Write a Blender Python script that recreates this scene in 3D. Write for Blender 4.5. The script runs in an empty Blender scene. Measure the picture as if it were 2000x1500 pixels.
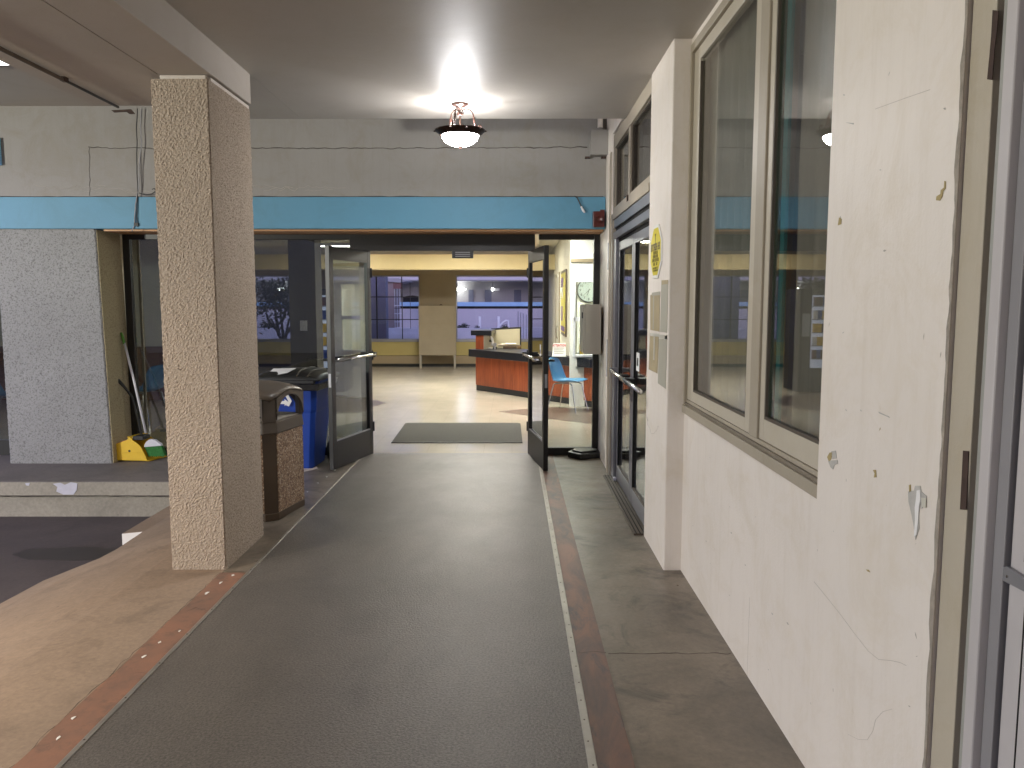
import bpy, bmesh, math, random
from mathutils import Vector, Matrix, noise
random.seed(7)
scn = bpy.context.scene
COL = scn.collection
R = math.radians

# ------------------------------------------------------------------ camera
FPX = 1560.0                      # focal length in pixels of the 2000 px wide photograph
PITCH = math.atan(160.0 / FPX)
EYE = 1.6
cam_d = bpy.data.cameras.new('camera')
cam = bpy.data.objects.new('camera', cam_d)
COL.objects.link(cam)
cam_d.sensor_width = 36.0
cam_d.lens = 36.0 * FPX / 2000.0
cam_d.clip_start = 0.05
cam_d.clip_end = 400.0
cam.location = (0, 0, EYE)
cam.rotation_euler = (R(90) - PITCH, 0, 0)
scn.camera = cam

# ------------------------------------------------------------------ world, sun, exposure
world = bpy.data.worlds.new('World')
scn.world = world
world.use_nodes = True
wn, wl = world.node_tree.nodes, world.node_tree.links
wn.clear()
sky = wn.new('ShaderNodeTexSky')
sky.sky_type = 'NISHITA'
sky.sun_disc = False
sky.sun_elevation = R(24)
sky.sun_rotation = R(180)
tint = wn.new('ShaderNodeMix'); tint.data_type = 'RGBA'; tint.blend_type = 'MULTIPLY'
tint.inputs[0].default_value = 1.0
tint.inputs[7].default_value = (0.98, 0.84, 1.30, 1)      # the camera's white balance for the lamps turns the dusk sky lavender
bg = wn.new('ShaderNodeBackground')
bg.inputs[1].default_value = 0.13
wo = wn.new('ShaderNodeOutputWorld')
wl.new(sky.outputs[0], tint.inputs[6]); wl.new(tint.outputs[2], bg.inputs[0]); wl.new(bg.outputs[0], wo.inputs[0])
sd = bpy.data.lights.new('sun', 'SUN'); sun = bpy.data.objects.new('sun', sd); COL.objects.link(sun)
sd.energy = 0.05; sd.angle = R(20); sd.color = (1, .85, .75)
sun.rotation_euler = (R(80), 0, R(-20))
scn.view_settings.view_transform = 'Standard'
scn.view_settings.look = 'None'
scn.view_settings.exposure = 1.0
scn.view_settings.gamma = 1.0
scn.view_settings.use_curve_mapping = False
scn.render.engine = 'CYCLES'
scn.cycles.max_bounces = 8
scn.cycles.diffuse_bounces = 5
scn.cycles.glossy_bounces = 5
scn.cycles.transparent_max_bounces = 16
scn.cycles.sample_clamp_indirect = 6.0

# ------------------------------------------------------------------ helpers
def at(px, py, Y):
    """point of the place at distance Y that the photograph shows at (px, py)"""
    u = (px - 1000) / FPX; v = (750 - py) / FPX
    c, s = math.cos(PITCH), math.sin(PITCH)
    dy = c + v * s; dz = -s + v * c
    t = Y / dy
    return Vector((u * t, Y, EYE + dz * t))

def srgb(r, g, b):
    f = lambda c: (c / 255 / 12.92) if c / 255 <= .04045 else ((c / 255 + .055) / 1.055) ** 2.4
    return (f(r), f(g), f(b))

class NT:
    def __init__(s, name):
        s.m = bpy.data.materials.new(name); s.m.use_nodes = True
        s.n, s.l = s.m.node_tree.nodes, s.m.node_tree.links
        s.n.clear()
        s.out = s.n.new('ShaderNodeOutputMaterial')
        s.tc = s.n.new('ShaderNodeTexCoord')
    def node(s, t, **kw):
        x = s.n.new(t)
        for k, v in kw.items(): setattr(x, k, v)
        return x
    def noise(s, scale, detail=5, rough=.6, stretch=None, dist=0):
        nz = s.node('ShaderNodeTexNoise'); nz.inputs['Scale'].default_value = scale
        nz.inputs['Detail'].default_value = detail; nz.inputs['Roughness'].default_value = rough
        nz.inputs['Distortion'].default_value = dist
        if stretch:
            mp = s.node('ShaderNodeMapping'); mp.inputs['Scale'].default_value = stretch
            s.l.new(s.tc.outputs['Object'], mp.inputs[0]); s.l.new(mp.outputs[0], nz.inputs[0])
        else: s.l.new(s.tc.outputs['Object'], nz.inputs[0])
        return nz.outputs[0]
    def vor(s, scale, feature='F1', out=0):
        v = s.node('ShaderNodeTexVoronoi'); v.feature = feature; v.inputs['Scale'].default_value = scale
        s.l.new(s.tc.outputs['Object'], v.inputs[0]); return v.outputs[out]
    def ramp(s, f, stops):
        r = s.node('ShaderNodeValToRGB'); e = r.color_ramp.elements
        while len(e) < len(stops): e.new(.5)
        for k, (p, c) in enumerate(stops):
            e[k].position = p; e[k].color = (c, c, c, 1) if isinstance(c, (int, float)) else (*c[:3], 1)
        s.l.new(f, r.inputs[0]); return r.outputs[0]
    def mix(s, fac, a, b, blend='MIX'):
        m = s.node('ShaderNodeMix', data_type='RGBA', blend_type=blend)
        for i, v in ((0, fac), (6, a), (7, b)):
            if isinstance(v, (int, float)): m.inputs[i].default_value = v if i == 0 else (v, v, v, 1)
            elif isinstance(v, tuple): m.inputs[i].default_value = (*v[:3], 1)
            else: s.l.new(v, m.inputs[i])
        return m.outputs[2]
    def math(s, op, a, b=0.0):
        m = s.node('ShaderNodeMath', operation=op)
        for i, v in ((0, a), (1, b)):
            if isinstance(v, (int, float)): m.inputs[i].default_value = v
            else: s.l.new(v, m.inputs[i])
        return m.outputs[0]
    def bsdf(s, col, rough=.6, metal=0, bumps=(), emit=None, estr=0, spec=.5, coat=0):
        p = s.node('ShaderNodeBsdfPrincipled')
        for k, v in (('Base Color', col), ('Roughness', rough), ('Metallic', metal), ('Specular IOR Level', spec), ('Coat Weight', coat)):
            if isinstance(v, tuple): p.inputs[k].default_value = (*v[:3], 1)
            elif isinstance(v, (int, float)): p.inputs[k].default_value = v
            else: s.l.new(v, p.inputs[k])
        if emit is not None:
            p.inputs['Emission Color'].default_value = (*emit, 1); p.inputs['Emission Strength'].default_value = estr
        prev = None
        for h, strength, dist in bumps:
            b = s.node('ShaderNodeBump'); b.inputs['Strength'].default_value = strength; b.inputs['Distance'].default_value = dist
            s.l.new(h, b.inputs['Height'])
            if prev: s.l.new(prev, b.inputs['Normal'])
            prev = b.outputs[0]
        if prev: s.l.new(prev, p.inputs['Normal'])
        s.l.new(p.outputs[0], s.out.inputs[0]); return p

MC = {}
def M(name, col, rough=.6, var=.15, vscale=2.5, metal=0, bump=.0, bscale=80, bdist=.002, spec=.5, col2=None, stain=0, sscale=6,
      scol=None, stretch=None, rvar=0):
    if name in MC: return MC[name]
    t = NT(name)
    c2 = col2 or tuple(c * (1 - var) for c in col)
    c = t.mix(t.ramp(t.noise(vscale, 6, .65, stretch), [(.3, 0), (.7, 1)]), col, c2)
    if stain:
        sc = scol or tuple(x * .35 for x in col)
        c = t.mix(t.math('MULTIPLY', t.ramp(t.noise(sscale, 8, .7, stretch, .3), [(.56, 0), (.72, 1)]), stain), c, sc)
    b = [(t.noise(bscale, 4, .6), bump, bdist)] if bump else []
    r = rough
    if rvar: r = t.math('ADD', t.math('MULTIPLY', t.noise(vscale * 3, 6, .7), rvar), rough - rvar / 2)
    t.bsdf(c, r, metal, b, spec=spec)
    MC[name] = t.m; return t.m

def EM(name, col, strength):
    if name in MC: return MC[name]
    t = NT(name); t.bsdf((.8, .8, .8), .4, emit=col, estr=strength); MC[name] = t.m; return t.m

def glass(name, tintc=(.93, .96, .95), refl=1.0, base=.04):
    t = NT(name)
    g = t.node('ShaderNodeNewGeometry')
    d = t.node('ShaderNodeVectorMath', operation='DOT_PRODUCT')
    t.l.new(g.outputs['Normal'], d.inputs[0]); t.l.new(g.outputs['Incoming'], d.inputs[1])
    a = t.math('ABSOLUTE', d.outputs['Value'])
    p = t.math('POWER', t.math('SUBTRACT', 1.0, a), 5.0)
    f = t.math('MULTIPLY', t.math('ADD', t.math('MULTIPLY', p, 1 - base), base), refl)
    tr = t.node('ShaderNodeBsdfTransparent'); tr.inputs[0].default_value = (*tintc, 1)
    gl = t.node('ShaderNodeBsdfGlossy'); gl.inputs['Roughness'].default_value = 0.0
    mx = t.node('ShaderNodeMixShader')
    t.l.new(f, mx.inputs[0]); t.l.new(tr.outputs[0], mx.inputs[1]); t.l.new(gl.outputs[0], mx.inputs[2])
    t.l.new(mx.outputs[0], t.out.inputs[0]); MC[name] = t.m; return t.m

class MB:
    def __init__(s): s.bm = bmesh.new()
    def hexa(s, lo, hi):
        """lo, hi: four (x,y,z) each, same winding (counter-clockwise from above)"""
        v = [s.bm.verts.new(p) for p in list(lo) + list(hi)]
        for f in ((3, 2, 1, 0), (4, 5, 6, 7), (0, 1, 5, 4), (1, 2, 6, 5), (2, 3, 7, 6), (3, 0, 4, 7)):
            s.bm.faces.new([v[i] for i in f])
        return s
    def box(s, x0, x1, y0, y1, z0, z1):
        x0, x1 = sorted((x0, x1)); y0, y1 = sorted((y0, y1)); z0, z1 = sorted((z0, z1))
        P = ((x0, y0), (x1, y0), (x1, y1), (x0, y1))
        return s.hexa([(*p, z0) for p in P], [(*p, z1) for p in P])
    def prism(s, pts, z0, z1, top=None):
        a = [s.bm.verts.new((*p, z0)) for p in pts]; b = [s.bm.verts.new((*p, z1)) for p in (top or pts)]
        n = len(pts)
        s.bm.faces.new(a[::-1]); s.bm.faces.new(b)
        for i in range(n): s.bm.faces.new((a[i], a[(i + 1) % n], b[(i + 1) % n], b[i]))
        return s
    def extrude(s, pts, d):
        """closed polygon of 3D points extruded by vector d"""
        d = Vector(d)
        a = [s.bm.verts.new(p) for p in pts]; b = [s.bm.verts.new(Vector(p) + d) for p in pts]
        n = len(pts); s.bm.faces.new(a[::-1]); s.bm.faces.new(b)
        for i in range(n): s.bm.faces.new((a[i], a[(i + 1) % n], b[(i + 1) % n], b[i]))
        return s
    def tube(s, pts, r, seg=8, caps=True, rs=None):
        pts = [Vector(p) for p in pts]; rings = []
        ref = None
        for i, p in enumerate(pts):
            if i == 0: t = pts[1] - p
            elif i == len(pts) - 1: t = p - pts[i - 1]
            else: t = (pts[i + 1] - p).normalized() + (p - pts[i - 1]).normalized()
            t.normalize()
            if ref is None: ref = Vector((0, 0, 1)) if abs(t.z) < .9 else Vector((1, 0, 0))
            u = t.cross(ref).normalized(); w = u.cross(t).normalized(); ref = w
            rr = rs[i] if rs else r
            rings.append([s.bm.verts.new(p + (u * math.cos(a) + w * math.sin(a)) * rr) for a in [2 * math.pi * k / seg for k in range(seg)]])
        for A, B in zip(rings, rings[1:]):
            for k in range(seg): s.bm.faces.new((A[k], A[(k + 1) % seg], B[(k + 1) % seg], B[k]))
        if caps: s.bm.faces.new(rings[0][::-1]); s.bm.faces.new(rings[-1])
        return s
    def lathe(s, prof, c=(0, 0, 0), seg=32, squash=1):
        c = Vector(c); rings = []
        for r, z in prof:
            if r < 1e-5: rings.append([s.bm.verts.new(c + Vector((0, 0, z)))])
            else: rings.append([s.bm.verts.new(c + Vector((r * math.cos(2 * math.pi * k / seg), r * math.sin(2 * math.pi * k / seg) * squash, z))) for k in range(seg)])
        for A, B in zip(rings, rings[1:]):
            for k in range(seg):
                k2 = (k + 1) % seg
                f = [A[k % len(A)], A[k2 % len(A)], B[k2 % len(B)], B[k % len(B)]]
                u = []
                for v in f:
                    if v not in u: u.append(v)
                if len(u) > 2: s.bm.faces.new(u)
        return s
    def grid(s, rows):
        V = [[s.bm.verts.new(p) for p in r] for r in rows]
        for A, B in zip(V, V[1:]):
            for i in range(len(A) - 1): s.bm.faces.new((A[i], A[i + 1], B[i + 1], B[i]))
        return s
    def build(s, name, mat, parent=None, bevel=0, smooth=False, solid=0, pinv=None, subsurf=0):
        bmesh.ops.recalc_face_normals(s.bm, faces=s.bm.faces)
        me = bpy.data.meshes.new(name); s.bm.to_mesh(me); s.bm.free()
        if smooth: me.shade_smooth()
        me.materials.append(mat)
        o = bpy.data.objects.new(name, me); COL.objects.link(o)
        attach(o, parent)
        if solid:
            k = o.modifiers.new('solid', 'SOLIDIFY'); k.thickness = solid; k.offset = 0
        if bevel:
            b = o.modifiers.new('bevel', 'BEVEL'); b.width = bevel; b.segments = 2; b.limit_method = 'ANGLE'; b.angle_limit = R(40)
        if subsurf:
            b = o.modifiers.new('sub', 'SUBSURF'); b.levels = b.render_levels = subsurf
        return o

WM = {}        # rest matrix of things (objects placed with a location)
def attach(o, parent):
    """parent keeping the coordinates the mesh was built in: world coordinates unless the thing is 'local'"""
    if parent is None: return
    o.parent = parent
    if parent.get('_w') is not None:
        o.matrix_parent_inverse = Matrix.Translation(parent.location).inverted()

def thing(name, label, cat, loc=(0, 0, 0), group=None, local=False, rotz=0):
    o = bpy.data.objects.new(name, None); COL.objects.link(o)
    o.location = loc; o.rotation_euler = (0, 0, rotz); o.empty_display_size = .1
    o['label'] = label; o['category'] = cat
    if group: o['group'] = group
    if not local: o['_w'] = 1
    return o
def tag(o, label, cat, group=None):
    o['label'] = label; o['category'] = cat
    if group: o['group'] = group
    return o
def struct(o): o['kind'] = 'structure'; return o
def bx(*a): return MB().box(*a)
def copy_tree(o, parent=None):
    c = o.copy(); COL.objects.link(c)
    if parent is not None: c.parent = parent
    for ch in list(o.children): copy_tree(ch, c)
    return c

def rough_box(x0, x1, y0, y1, z0, z1, step, amp, sc, faces='xXyY', taper=None):
    """box with a coarse sprayed stucco relief that is real geometry"""
    mb = MB(); cache = {}
    nx, ny, nz = [max(2, int(round((b - a) / step))) for a, b in ((x0, x1), (y0, y1), (z0, z1))]
    def V(i, j, k):
        key = (i, j, k)
        if key in cache: return cache[key]
        x = x0 + (x1 - x0) * i / nx; y = y0 + (y1 - y0) * j / ny; z = z0 + (z1 - z0) * k / nz
        n = noise.noise(Vector((x, y, z)) * sc) * .6 + noise.noise(Vector((x + 9, y, z)) * sc * 2.3) * .4
        n = max(-.25, n) * amp * 2
        dx = -n if i == 0 else (n if i == nx else 0); dy = -n if j == 0 else (n if j == ny else 0)
        corner = (i in (0, nx)) and (j in (0, ny))
        if corner: dx += (.006 if i == 0 else -.006); dy += (.006 if j == 0 else -.006)
        p = Vector((x + dx, y + dy, z))
        if taper: p = taper(p)
        cache[key] = mb.bm.verts.new(p); return cache[key]
    F = mb.bm.faces.new
    for k in range(nz):
        if 'x' in faces:
            for j in range(ny): F((V(0, j, k), V(0, j, k + 1), V(0, j + 1, k + 1), V(0, j + 1, k)))
        if 'X' in faces:
            for j in range(ny): F((V(nx, j, k), V(nx, j + 1, k), V(nx, j + 1, k + 1), V(nx, j, k + 1)))
        if 'y' in faces:
            for i in range(nx): F((V(i, 0, k), V(i + 1, 0, k), V(i + 1, 0, k + 1), V(i, 0, k + 1)))
        if 'Y' in faces:
            for i in range(nx): F((V(i, ny, k), V(i, ny, k + 1), V(i + 1, ny, k + 1), V(i + 1, ny, k)))
    for k in (0, nz):      # caps
        F([V(i, 0, k) for i in range(nx)] + [V(nx, j, k) for j in range(ny)] + [V(i, ny, k) for i in range(nx, 0, -1)] + [V(0, j, k) for j in range(ny, 0, -1)])
    return mb

def text(name, body, mat, loc, rot, size, parent=None, align='CENTER', xscale=1.0, ext=.0005, bold=0):
    c = bpy.data.curves.new(name, 'FONT'); c.body = body; c.size = size; c.align_x = align; c.align_y = 'CENTER'; c.extrude = ext; c.offset = bold
    c.materials.append(mat)
    o = bpy.data.objects.new(name, c); COL.objects.link(o)
    dg = bpy.context.evaluated_depsgraph_get()
    me = bpy.data.meshes.new_from_object(o.evaluated_get(dg)); me.name = name
    bpy.data.objects.remove(o)
    o = bpy.data.objects.new(name, me); COL.objects.link(o)
    o.location = loc; o.rotation_euler = rot; o.scale = (xscale, 1, 1)
    attach(o, parent)
    return o

# ------------------------------------------------------------------ materials
def concrete(name, col, col2, rough, rvar, bump=.25, stain=.6, bscale=90, scol=None, sscale=2.2):
    t = NT(name)
    a = t.mix(t.ramp(t.noise(1.1, 7, .7, None, .6), [(.3, 0), (.72, 1)]), col, col2)
    fine = t.ramp(t.noise(38, 5, .7), [(.3, .82), (.7, 1.12)])
    a = t.mix(1.0, a, fine, 'MULTIPLY')
    st = t.ramp(t.noise(sscale, 9, .72, None, 1.2), [(.52, 0), (.68, 1)])
    a = t.mix(t.math('MULTIPLY', st, stain), a, scol or tuple(c * .45 for c in col))
    sp = t.ramp(t.vor(5.5), [(.03, 1), (.07, 0)])
    a = t.mix(t.math('MULTIPLY', sp, .45), a, tuple(c * .35 for c in col))
    r = t.math('ADD', t.math('MULTIPLY', t.noise(3.0, 7, .7), rvar), rough - rvar / 2)
    t.bsdf(a, r, 0, [(t.noise(bscale, 5, .65), bump, .002), (t.noise(2.0, 3, .5), .12, .01)])
    MC[name] = t.m; return t.m

m_beige = concrete('beige_concrete', (.30, .22, .155), (.215, .16, .115), .62, .25, stain=.6, sscale=3.2)
m_walk = concrete('grey_concrete', (.25, .205, .155), (.075, .064, .05), .36, .48, stain=.95, scol=(.04, .035, .03))
m_plat = concrete('platform_concrete', (.19, .165, .15), (.12, .108, .10), .7, .2)
m_riser = concrete('riser_paint', (.36, .33, .27), (.27, .25, .21), .7, .2, stain=.3)
m_road = concrete('asphalt', (.085, .068, .068), (.052, .043, .047), .75, .25, bump=.5, stain=.5, bscale=120)

def mat_rust():
    t = NT('rust_red_strip')
    a = t.mix(t.ramp(t.noise(3.2, 7, .7, None, .5), [(.35, 0), (.65, 1)]), (.26, .125, .075), (.17, .095, .065))
    a = t.mix(t.math('MULTIPLY', t.ramp(t.noise(9, 8, .75), [(.52, 0), (.64, 1)]), .6), a, (.09, .065, .05))
    t.bsdf(a, .6, 0, [(t.noise(70, 5), .3, .002)]); return t.m
m_rust = mat_rust()
def mat_brown():
    t = NT('dark_brown_strip')
    a = t.mix(t.ramp(t.noise(2.6, 7, .7, (2, .6, 1), .8), [(.38, 0), (.62, 1)]), (.185, .085, .05), (.075, .048, .038))
    a = t.mix(t.math('MULTIPLY', t.ramp(t.noise(4, 8, .75, (2.5, .8, 1), .6), [(.54, 0), (.62, 1)]), .75), a, (.045, .04, .04))
    t.bsdf(a, .5, 0, [(t.noise(70, 5), .3, .002)]); return t.m
m_brown = mat_brown()
def mat_mat():
    t = NT('grey_deck_coating')
    a = t.mix(t.ramp(t.noise(.9, 6, .7), [(.3, 0), (.7, 1)]), (.125, .113, .10), (.096, .088, .079))
    g = t.ramp(t.noise(95, 3, .75), [(.33, .5), (.68, 1.6)])
    a = t.mix(.8, a, g, 'MULTIPLY')
    a = t.mix(t.math('MULTIPLY', t.ramp(t.noise(1.3, 8, .72, (1, .5, 1), 1.5), [(.5, 0), (.66, 1)]), .35), a, (.058, .052, .046))
    a = t.mix(t.math('MULTIPLY', t.ramp(t.noise(5, 9, .8, None, .5), [(.60, 0), (.68, 1)]), .3), a, (.17, .15, .125))
    a = t.mix(t.math('MULTIPLY', t.ramp(t.vor(1.7), [(.015, 1), (.03, 0)]), .6), a, (.02, .018, .016))
    r = t.math('ADD', t.math('MULTIPLY', t.noise(1.6, 6, .7), .20), .31)
    t.bsdf(a, r, 0, [(t.noise(95, 3, .65), .85, .0035), (t.noise(6, 3, .5), .1, .01)], spec=.30); return t.m
m_mat = mat_mat()
def mat_stucco(name, c1, c2, crev, sc=58, bump=.8):
    t = NT(name)
    n = t.noise(sc, 4, .62)
    a = t.mix(t.ramp(t.noise(1.4, 5, .6), [(.3, 0), (.7, 1)]), c1, c2)
    a = t.mix(t.ramp(n, [(.34, 1), (.5, 0)]), a, crev)
    t.bsdf(a, .85, 0, [(n, bump, .006)]); return t.m
m_col = mat_stucco('beige_sprayed_stucco', (.53, .44, .355), (.46, .38, .30), (.29, .235, .175), 125, .7)
m_pier = mat_stucco('pale_grey_stucco', (.32, .32, .315), (.27, .27, .265), (.14, .14, .135), 75, .5)
def plaster(name, c, rough=.6, dirt=.25, streak=True, spec=.4):
    t = NT(name)
    a = t.mix(t.ramp(t.noise(.8, 6, .65), [(.3, 0), (.7, 1)]), c, tuple(x * .9 for x in c))
    if streak: a = t.mix(t.math('MULTIPLY', t.ramp(t.noise(7, 6, .7, (3, 3, .25)), [(.5, 0), (.75, 1)]), dirt), a, tuple(x * y for x, y in zip(c, (.72, .68, .6))))
    a = t.mix(t.math('MULTIPLY', t.ramp(t.noise(3.1, 9, .75, None, .8), [(.48, 0), (.66, 1)]), min(1, dirt * 2.4)), a, tuple(x * y for x, y in zip(c, (.84, .81, .74))))
    a = t.mix(t.math('MULTIPLY', t.ramp(t.noise(11, 9, .85, (1, 1.4, .8), .4), [(.62, 0), (.68, 1)]), min(1, dirt * 1.5)), a, tuple(x * y for x, y in zip(c, (.72, .68, .60))))
    sp = t.ramp(t.noise(19, 6, .8), [(.70, 0), (.76, 1)])
    a = t.mix(t.math('MULTIPLY', sp, dirt * 1.4), a, tuple(x * .45 for x in c))
    t.bsdf(a, rough, 0, [(t.noise(9, 6, .65), .22, .006), (t.noise(95, 4), .45, .002)], spec=spec); MC[name] = t.m; return t.m
m_white = plaster('cream_white_wall_paint', (.82, .755, .69), .5, .24)
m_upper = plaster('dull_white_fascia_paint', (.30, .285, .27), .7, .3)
m_ceil = plaster('ceiling_paint', (.48, .445, .40), .5, .14, False, .3)
m_soff = plaster('soffit_paint', (.50, .45, .40), .6, .15, False)
m_blue = plaster('sky_blue_paint', (.11, .285, .42), .55, .2, False)
m_trim = plaster('taupe_trim_paint', (.40, .35, .275), .5, .2)
m_sash = plaster('light_sash_paint', (.53, .48, .39), .45, .15)
m_cream = plaster('cream_jamb_paint', (.50, .445, .355), .55, .3)
m_yellow = plaster('pale_yellow_wall_paint', (.72, .60, .33), .5, .1, False)
m_yelpan = plaster('mustard_sill_panel', (.46, .38, .15), .5, .1, False)
m_tan = plaster('tan_wall_paint', (.33, .265, .17), .5, .1, False)
m_lobw = plaster('warm_white_wall', (.74, .68, .55), .5, .08, False)
m_alu = M('grey_aluminium', (.33, .33, .35), .42, .15, 3, metal=.55, bump=.05)
m_lilac = M('pale_grey_door_paint', (.52, .49, .49), .45, .12, 2, bump=.04)
m_shade = M('grey_and_shade_paint', (.27, .26, .27), .5, .12, 2, bump=.04)
m_chrome = M('brushed_steel', (.72, .71, .68), .2, .1, 4, metal=1)
m_stainl = M('steel_edge_strip', (.36, .34, .30), .45, .3, 6, metal=.8, bump=.1)
m_black = M('dark_bronze_frame', (.014, .0125, .011), .42, .3, 5, spec=.5)
m_blackp = M('black_plastic', (.018, .018, .018), .42, .3, 5)
m_dark = M('dark_gap', (.012, .011, .01), .9, .1)
m_brownwood = M('orange_brown_timber', (.23, .105, .045), .5, .3, 5, stretch=(1, 8, 8))
m_cherry = None
def mat_cherry():
    t = NT('cherry_laminate')
    n = t.noise(3.2, 6, .65, (7, 7, .55), 1.0)
    a = t.mix(t.ramp(n, [(.32, 0), (.68, 1)]), (.40, .095, .032), (.21, .042, .016))
    t.bsdf(a, .33, 0, [(n, .05, .002)]); return t.m
m_cherry = mat_cherry()
m_counter = M('dark_navy_laminate', (.014, .016, .024), .3, .3, 5)
m_bluebin = M('blue_bin_plastic', (.014, .06, .36), .42, .2, 3, bump=.05)
m_bin = M('brown_bin_plastic', (.10, .078, .058), .4, .2, 4, bump=.08)
m_binpost = M('dark_brown_bin_post', (.095, .062, .036), .38, .2, 4, bump=.06)
def mat_pebble():
    t = NT('pebble_aggregate')
    v = t.node('ShaderNodeTexVoronoi'); v.inputs['Scale'].default_value = 85; t.l.new(t.tc.outputs['Object'], v.inputs[0])
    w = t.node('ShaderNodeTexWhiteNoise'); t.l.new(v.outputs['Position'], w.inputs[0])
    a = t.ramp(w.outputs[0], [(0, (.17, .085, .045)), (.4, (.40, .24, .14)), (.75, (.56, .38, .24)), (1, (.75, .60, .44))])
    e = t.vor(85, 'DISTANCE_TO_EDGE')
    a = t.mix(t.ramp(e, [(.03, 1), (.12, 0)]), a, (.15, .095, .06))
    t.bsdf(a, .6, 0, [(t.ramp(e, [(0, 0), (.35, 1)]), .9, .006)]); return t.m
m_pebble = mat_pebble()
m_glass = glass('clear_pane_glass', (.90, .93, .92))
m_glassl = glass('door_glass', (.84, .88, .87), 2.2)
m_glassd = glass('storefront_glass', (.62, .65, .66), 2.4)
m_glassw = glass('window_glass', (.87, .88, .86), 1.2)
m_rim = M('oil_rubbed_bronze', (.06, .03, .02), .4, .5, 30, metal=.6, bump=.3, bscale=60)
m_copper = M('aged_copper', (.06, .028, .02), .4, .4, 30, metal=.5)
m_yel = M('yellow_plastic', (.80, .52, .03), .4, .15, 3)
m_bristle = M('green_bristles', (.05, .26, .06), .7, .5, 60)
m_wplast = M('white_plastic', (.66, .66, .70), .4, .1)
m_grplast = M('green_plastic', (.10, .30, .04), .45, .1)
m_red = M('dark_red_enamel', (.09, .014, .012), .35, .3, 8)
m_ebox = M('grey_enclosure_paint', (.34, .31, .26), .5, .1)
m_paper = M('white_paper', (.78, .77, .74), .7, .06)
m_ink = M('black_ink', (.02, .02, .02), .6, .1)
m_inkred = M('red_ink', (.45, .04, .03), .6, .1)
m_signy = M('yellow_sign_face', (.72, .60, .02), .45, .12, 8)
m_signd = M('olive_sign_print', (.16, .13, .01), .5, .1)
m_signg = M('grey_sign_print', (.20, .16, .12), .5, .4, 60)
m_tapeg = M('greenish_paper_patch', (.42, .40, .33), .6, .12, 5)
m_tapey = M('yellowed_paper_patch', (.44, .36, .22), .6, .25, 5)
m_tape = M('clear_tape', (.60, .58, .50), .3, .1, 8)
m_ochre = M('ochre_undercoat', (.46, .36, .16), .7, .3, 30)
m_greyund = M('grey_undercoat', (.50, .48, .45), .7, .2, 30)
m_pw = M('bare_white_plaster', (.80, .79, .78), .7, .05)
m_lavp = M('lavender_white_patch', (.56, .56, .64), .6, .15, 12)
m_crack = M('crack_shadow', (.09, .075, .065), .9, .2)
m_pencil = M('pencil_mark', (.48, .44, .39), .8, .2)
m_rustmetal = M('rusty_metal', (.07, .04, .03), .8, .5, 25)
m_wire = M('painted_wire', (.40, .40, .42), .6, .3, 10)
m_wired = M('dark_wire', (.05, .05, .05), .6, .3, 10)
m_chair = M('light_blue_shell_plastic', (.05, .20, .38), .35, .1)
m_rug = M('dark_grey_entrance_mat', (.07, .07, .06), .9, .25, 60, bump=.8, bscale=250, bdist=.003)
m_taupe = M('taupe_floor_inlay', (.17, .135, .105), .3, .15, 3)
def mat_vinyl():
    t = NT('polished_vinyl_floor')
    a = t.mix(t.ramp(t.noise(1.2, 6, .7), [(.3, 0), (.7, 1)]), (.50, .46, .37), (.41, .375, .30))
    a = t.mix(t.math('MULTIPLY', t.ramp(t.noise(26, 6, .8), [(.55, 0), (.72, 1)]), .35), a, (.33, .30, .25))
    br = t.node('ShaderNodeTexBrick'); br.offset = 0; br.inputs['Scale'].default_value = 1.0
    br.inputs['Mortar Size'].default_value = .0018; br.inputs['Brick Width'].default_value = .305; br.inputs['Row Height'].default_value = .305
    t.l.new(t.tc.outputs['Object'], br.inputs[0])
    a = t.mix(t.math('MULTIPLY', br.outputs['Fac'], .35), a, (.2, .18, .14))
    r = t.math('ADD', t.math('MULTIPLY', t.noise(2.2, 6, .7), .16), .12)
    t.bsdf(a, r, 0, [(t.noise(3, 4, .6), .06, .004)]); return t.m
m_vinyl = mat_vinyl()

# ------------------------------------------------------------------ ground and floors
struct(bx(-150, 150, -150, 250, -.6, -.335).build('ground', m_road))
# courtyard behind the building
struct(bx(-40, 40, 20.2, 60, -.3, -.02).build('courtyard_ground', M('pale_courtyard_concrete', (.36, .35, .34), .7, .2, 1)))
# walkway slab
struct(bx(-2.04, 1.30, -9, 8.33, -.34, 0).build('walkway_concrete', m_walk))
# beige pavement that falls to the asphalt
def wavy_strip0(x0, x1, y0, y1, z): return MB().box(x0, x1, y0, y1, -.02, z)
rows_far = [(7.035, -3.03, -.19), (6.062, -3.03, -.19)]
rows_near = [(6.058, -3.035, -.333), (5.61, -3.02, -.333), (5.40, -3.27, -.333), (4.93, -3.30, -.333), (4.0, -3.33, -.333), (2.5, -3.36, -.333), (-9, -3.4, -.333)]
mb = MB()
def prow(y, xo, zo, far):
    inner, zi = -2.045, -.004
    xm = -2.86; zm = -.172
    if not far: xm = xo + (.17 if xo > -3.1 else .40); zm = -.172
    pts = [(xo, y, -.5), (xo, y, zo), (xm, y, zm)]
    for k in range(1, 7):
        f = k / 6; e = f
        pts.append((xm + (inner - xm) * f, y, zm + (zi - zm) * math.sin(e * math.pi / 2)))
    pts.append((inner, y, -.5)); return pts
mb.grid([prow(*r, True) for r in rows_far] + [prow(*r, False) for r in rows_near])
pav = struct(mb.build('pavement', m_beige, smooth=False))
struct(wavy_strip0(-2.05, -1.722, -9, 4.655, .003).build('pavement_edge', m_beige))
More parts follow.
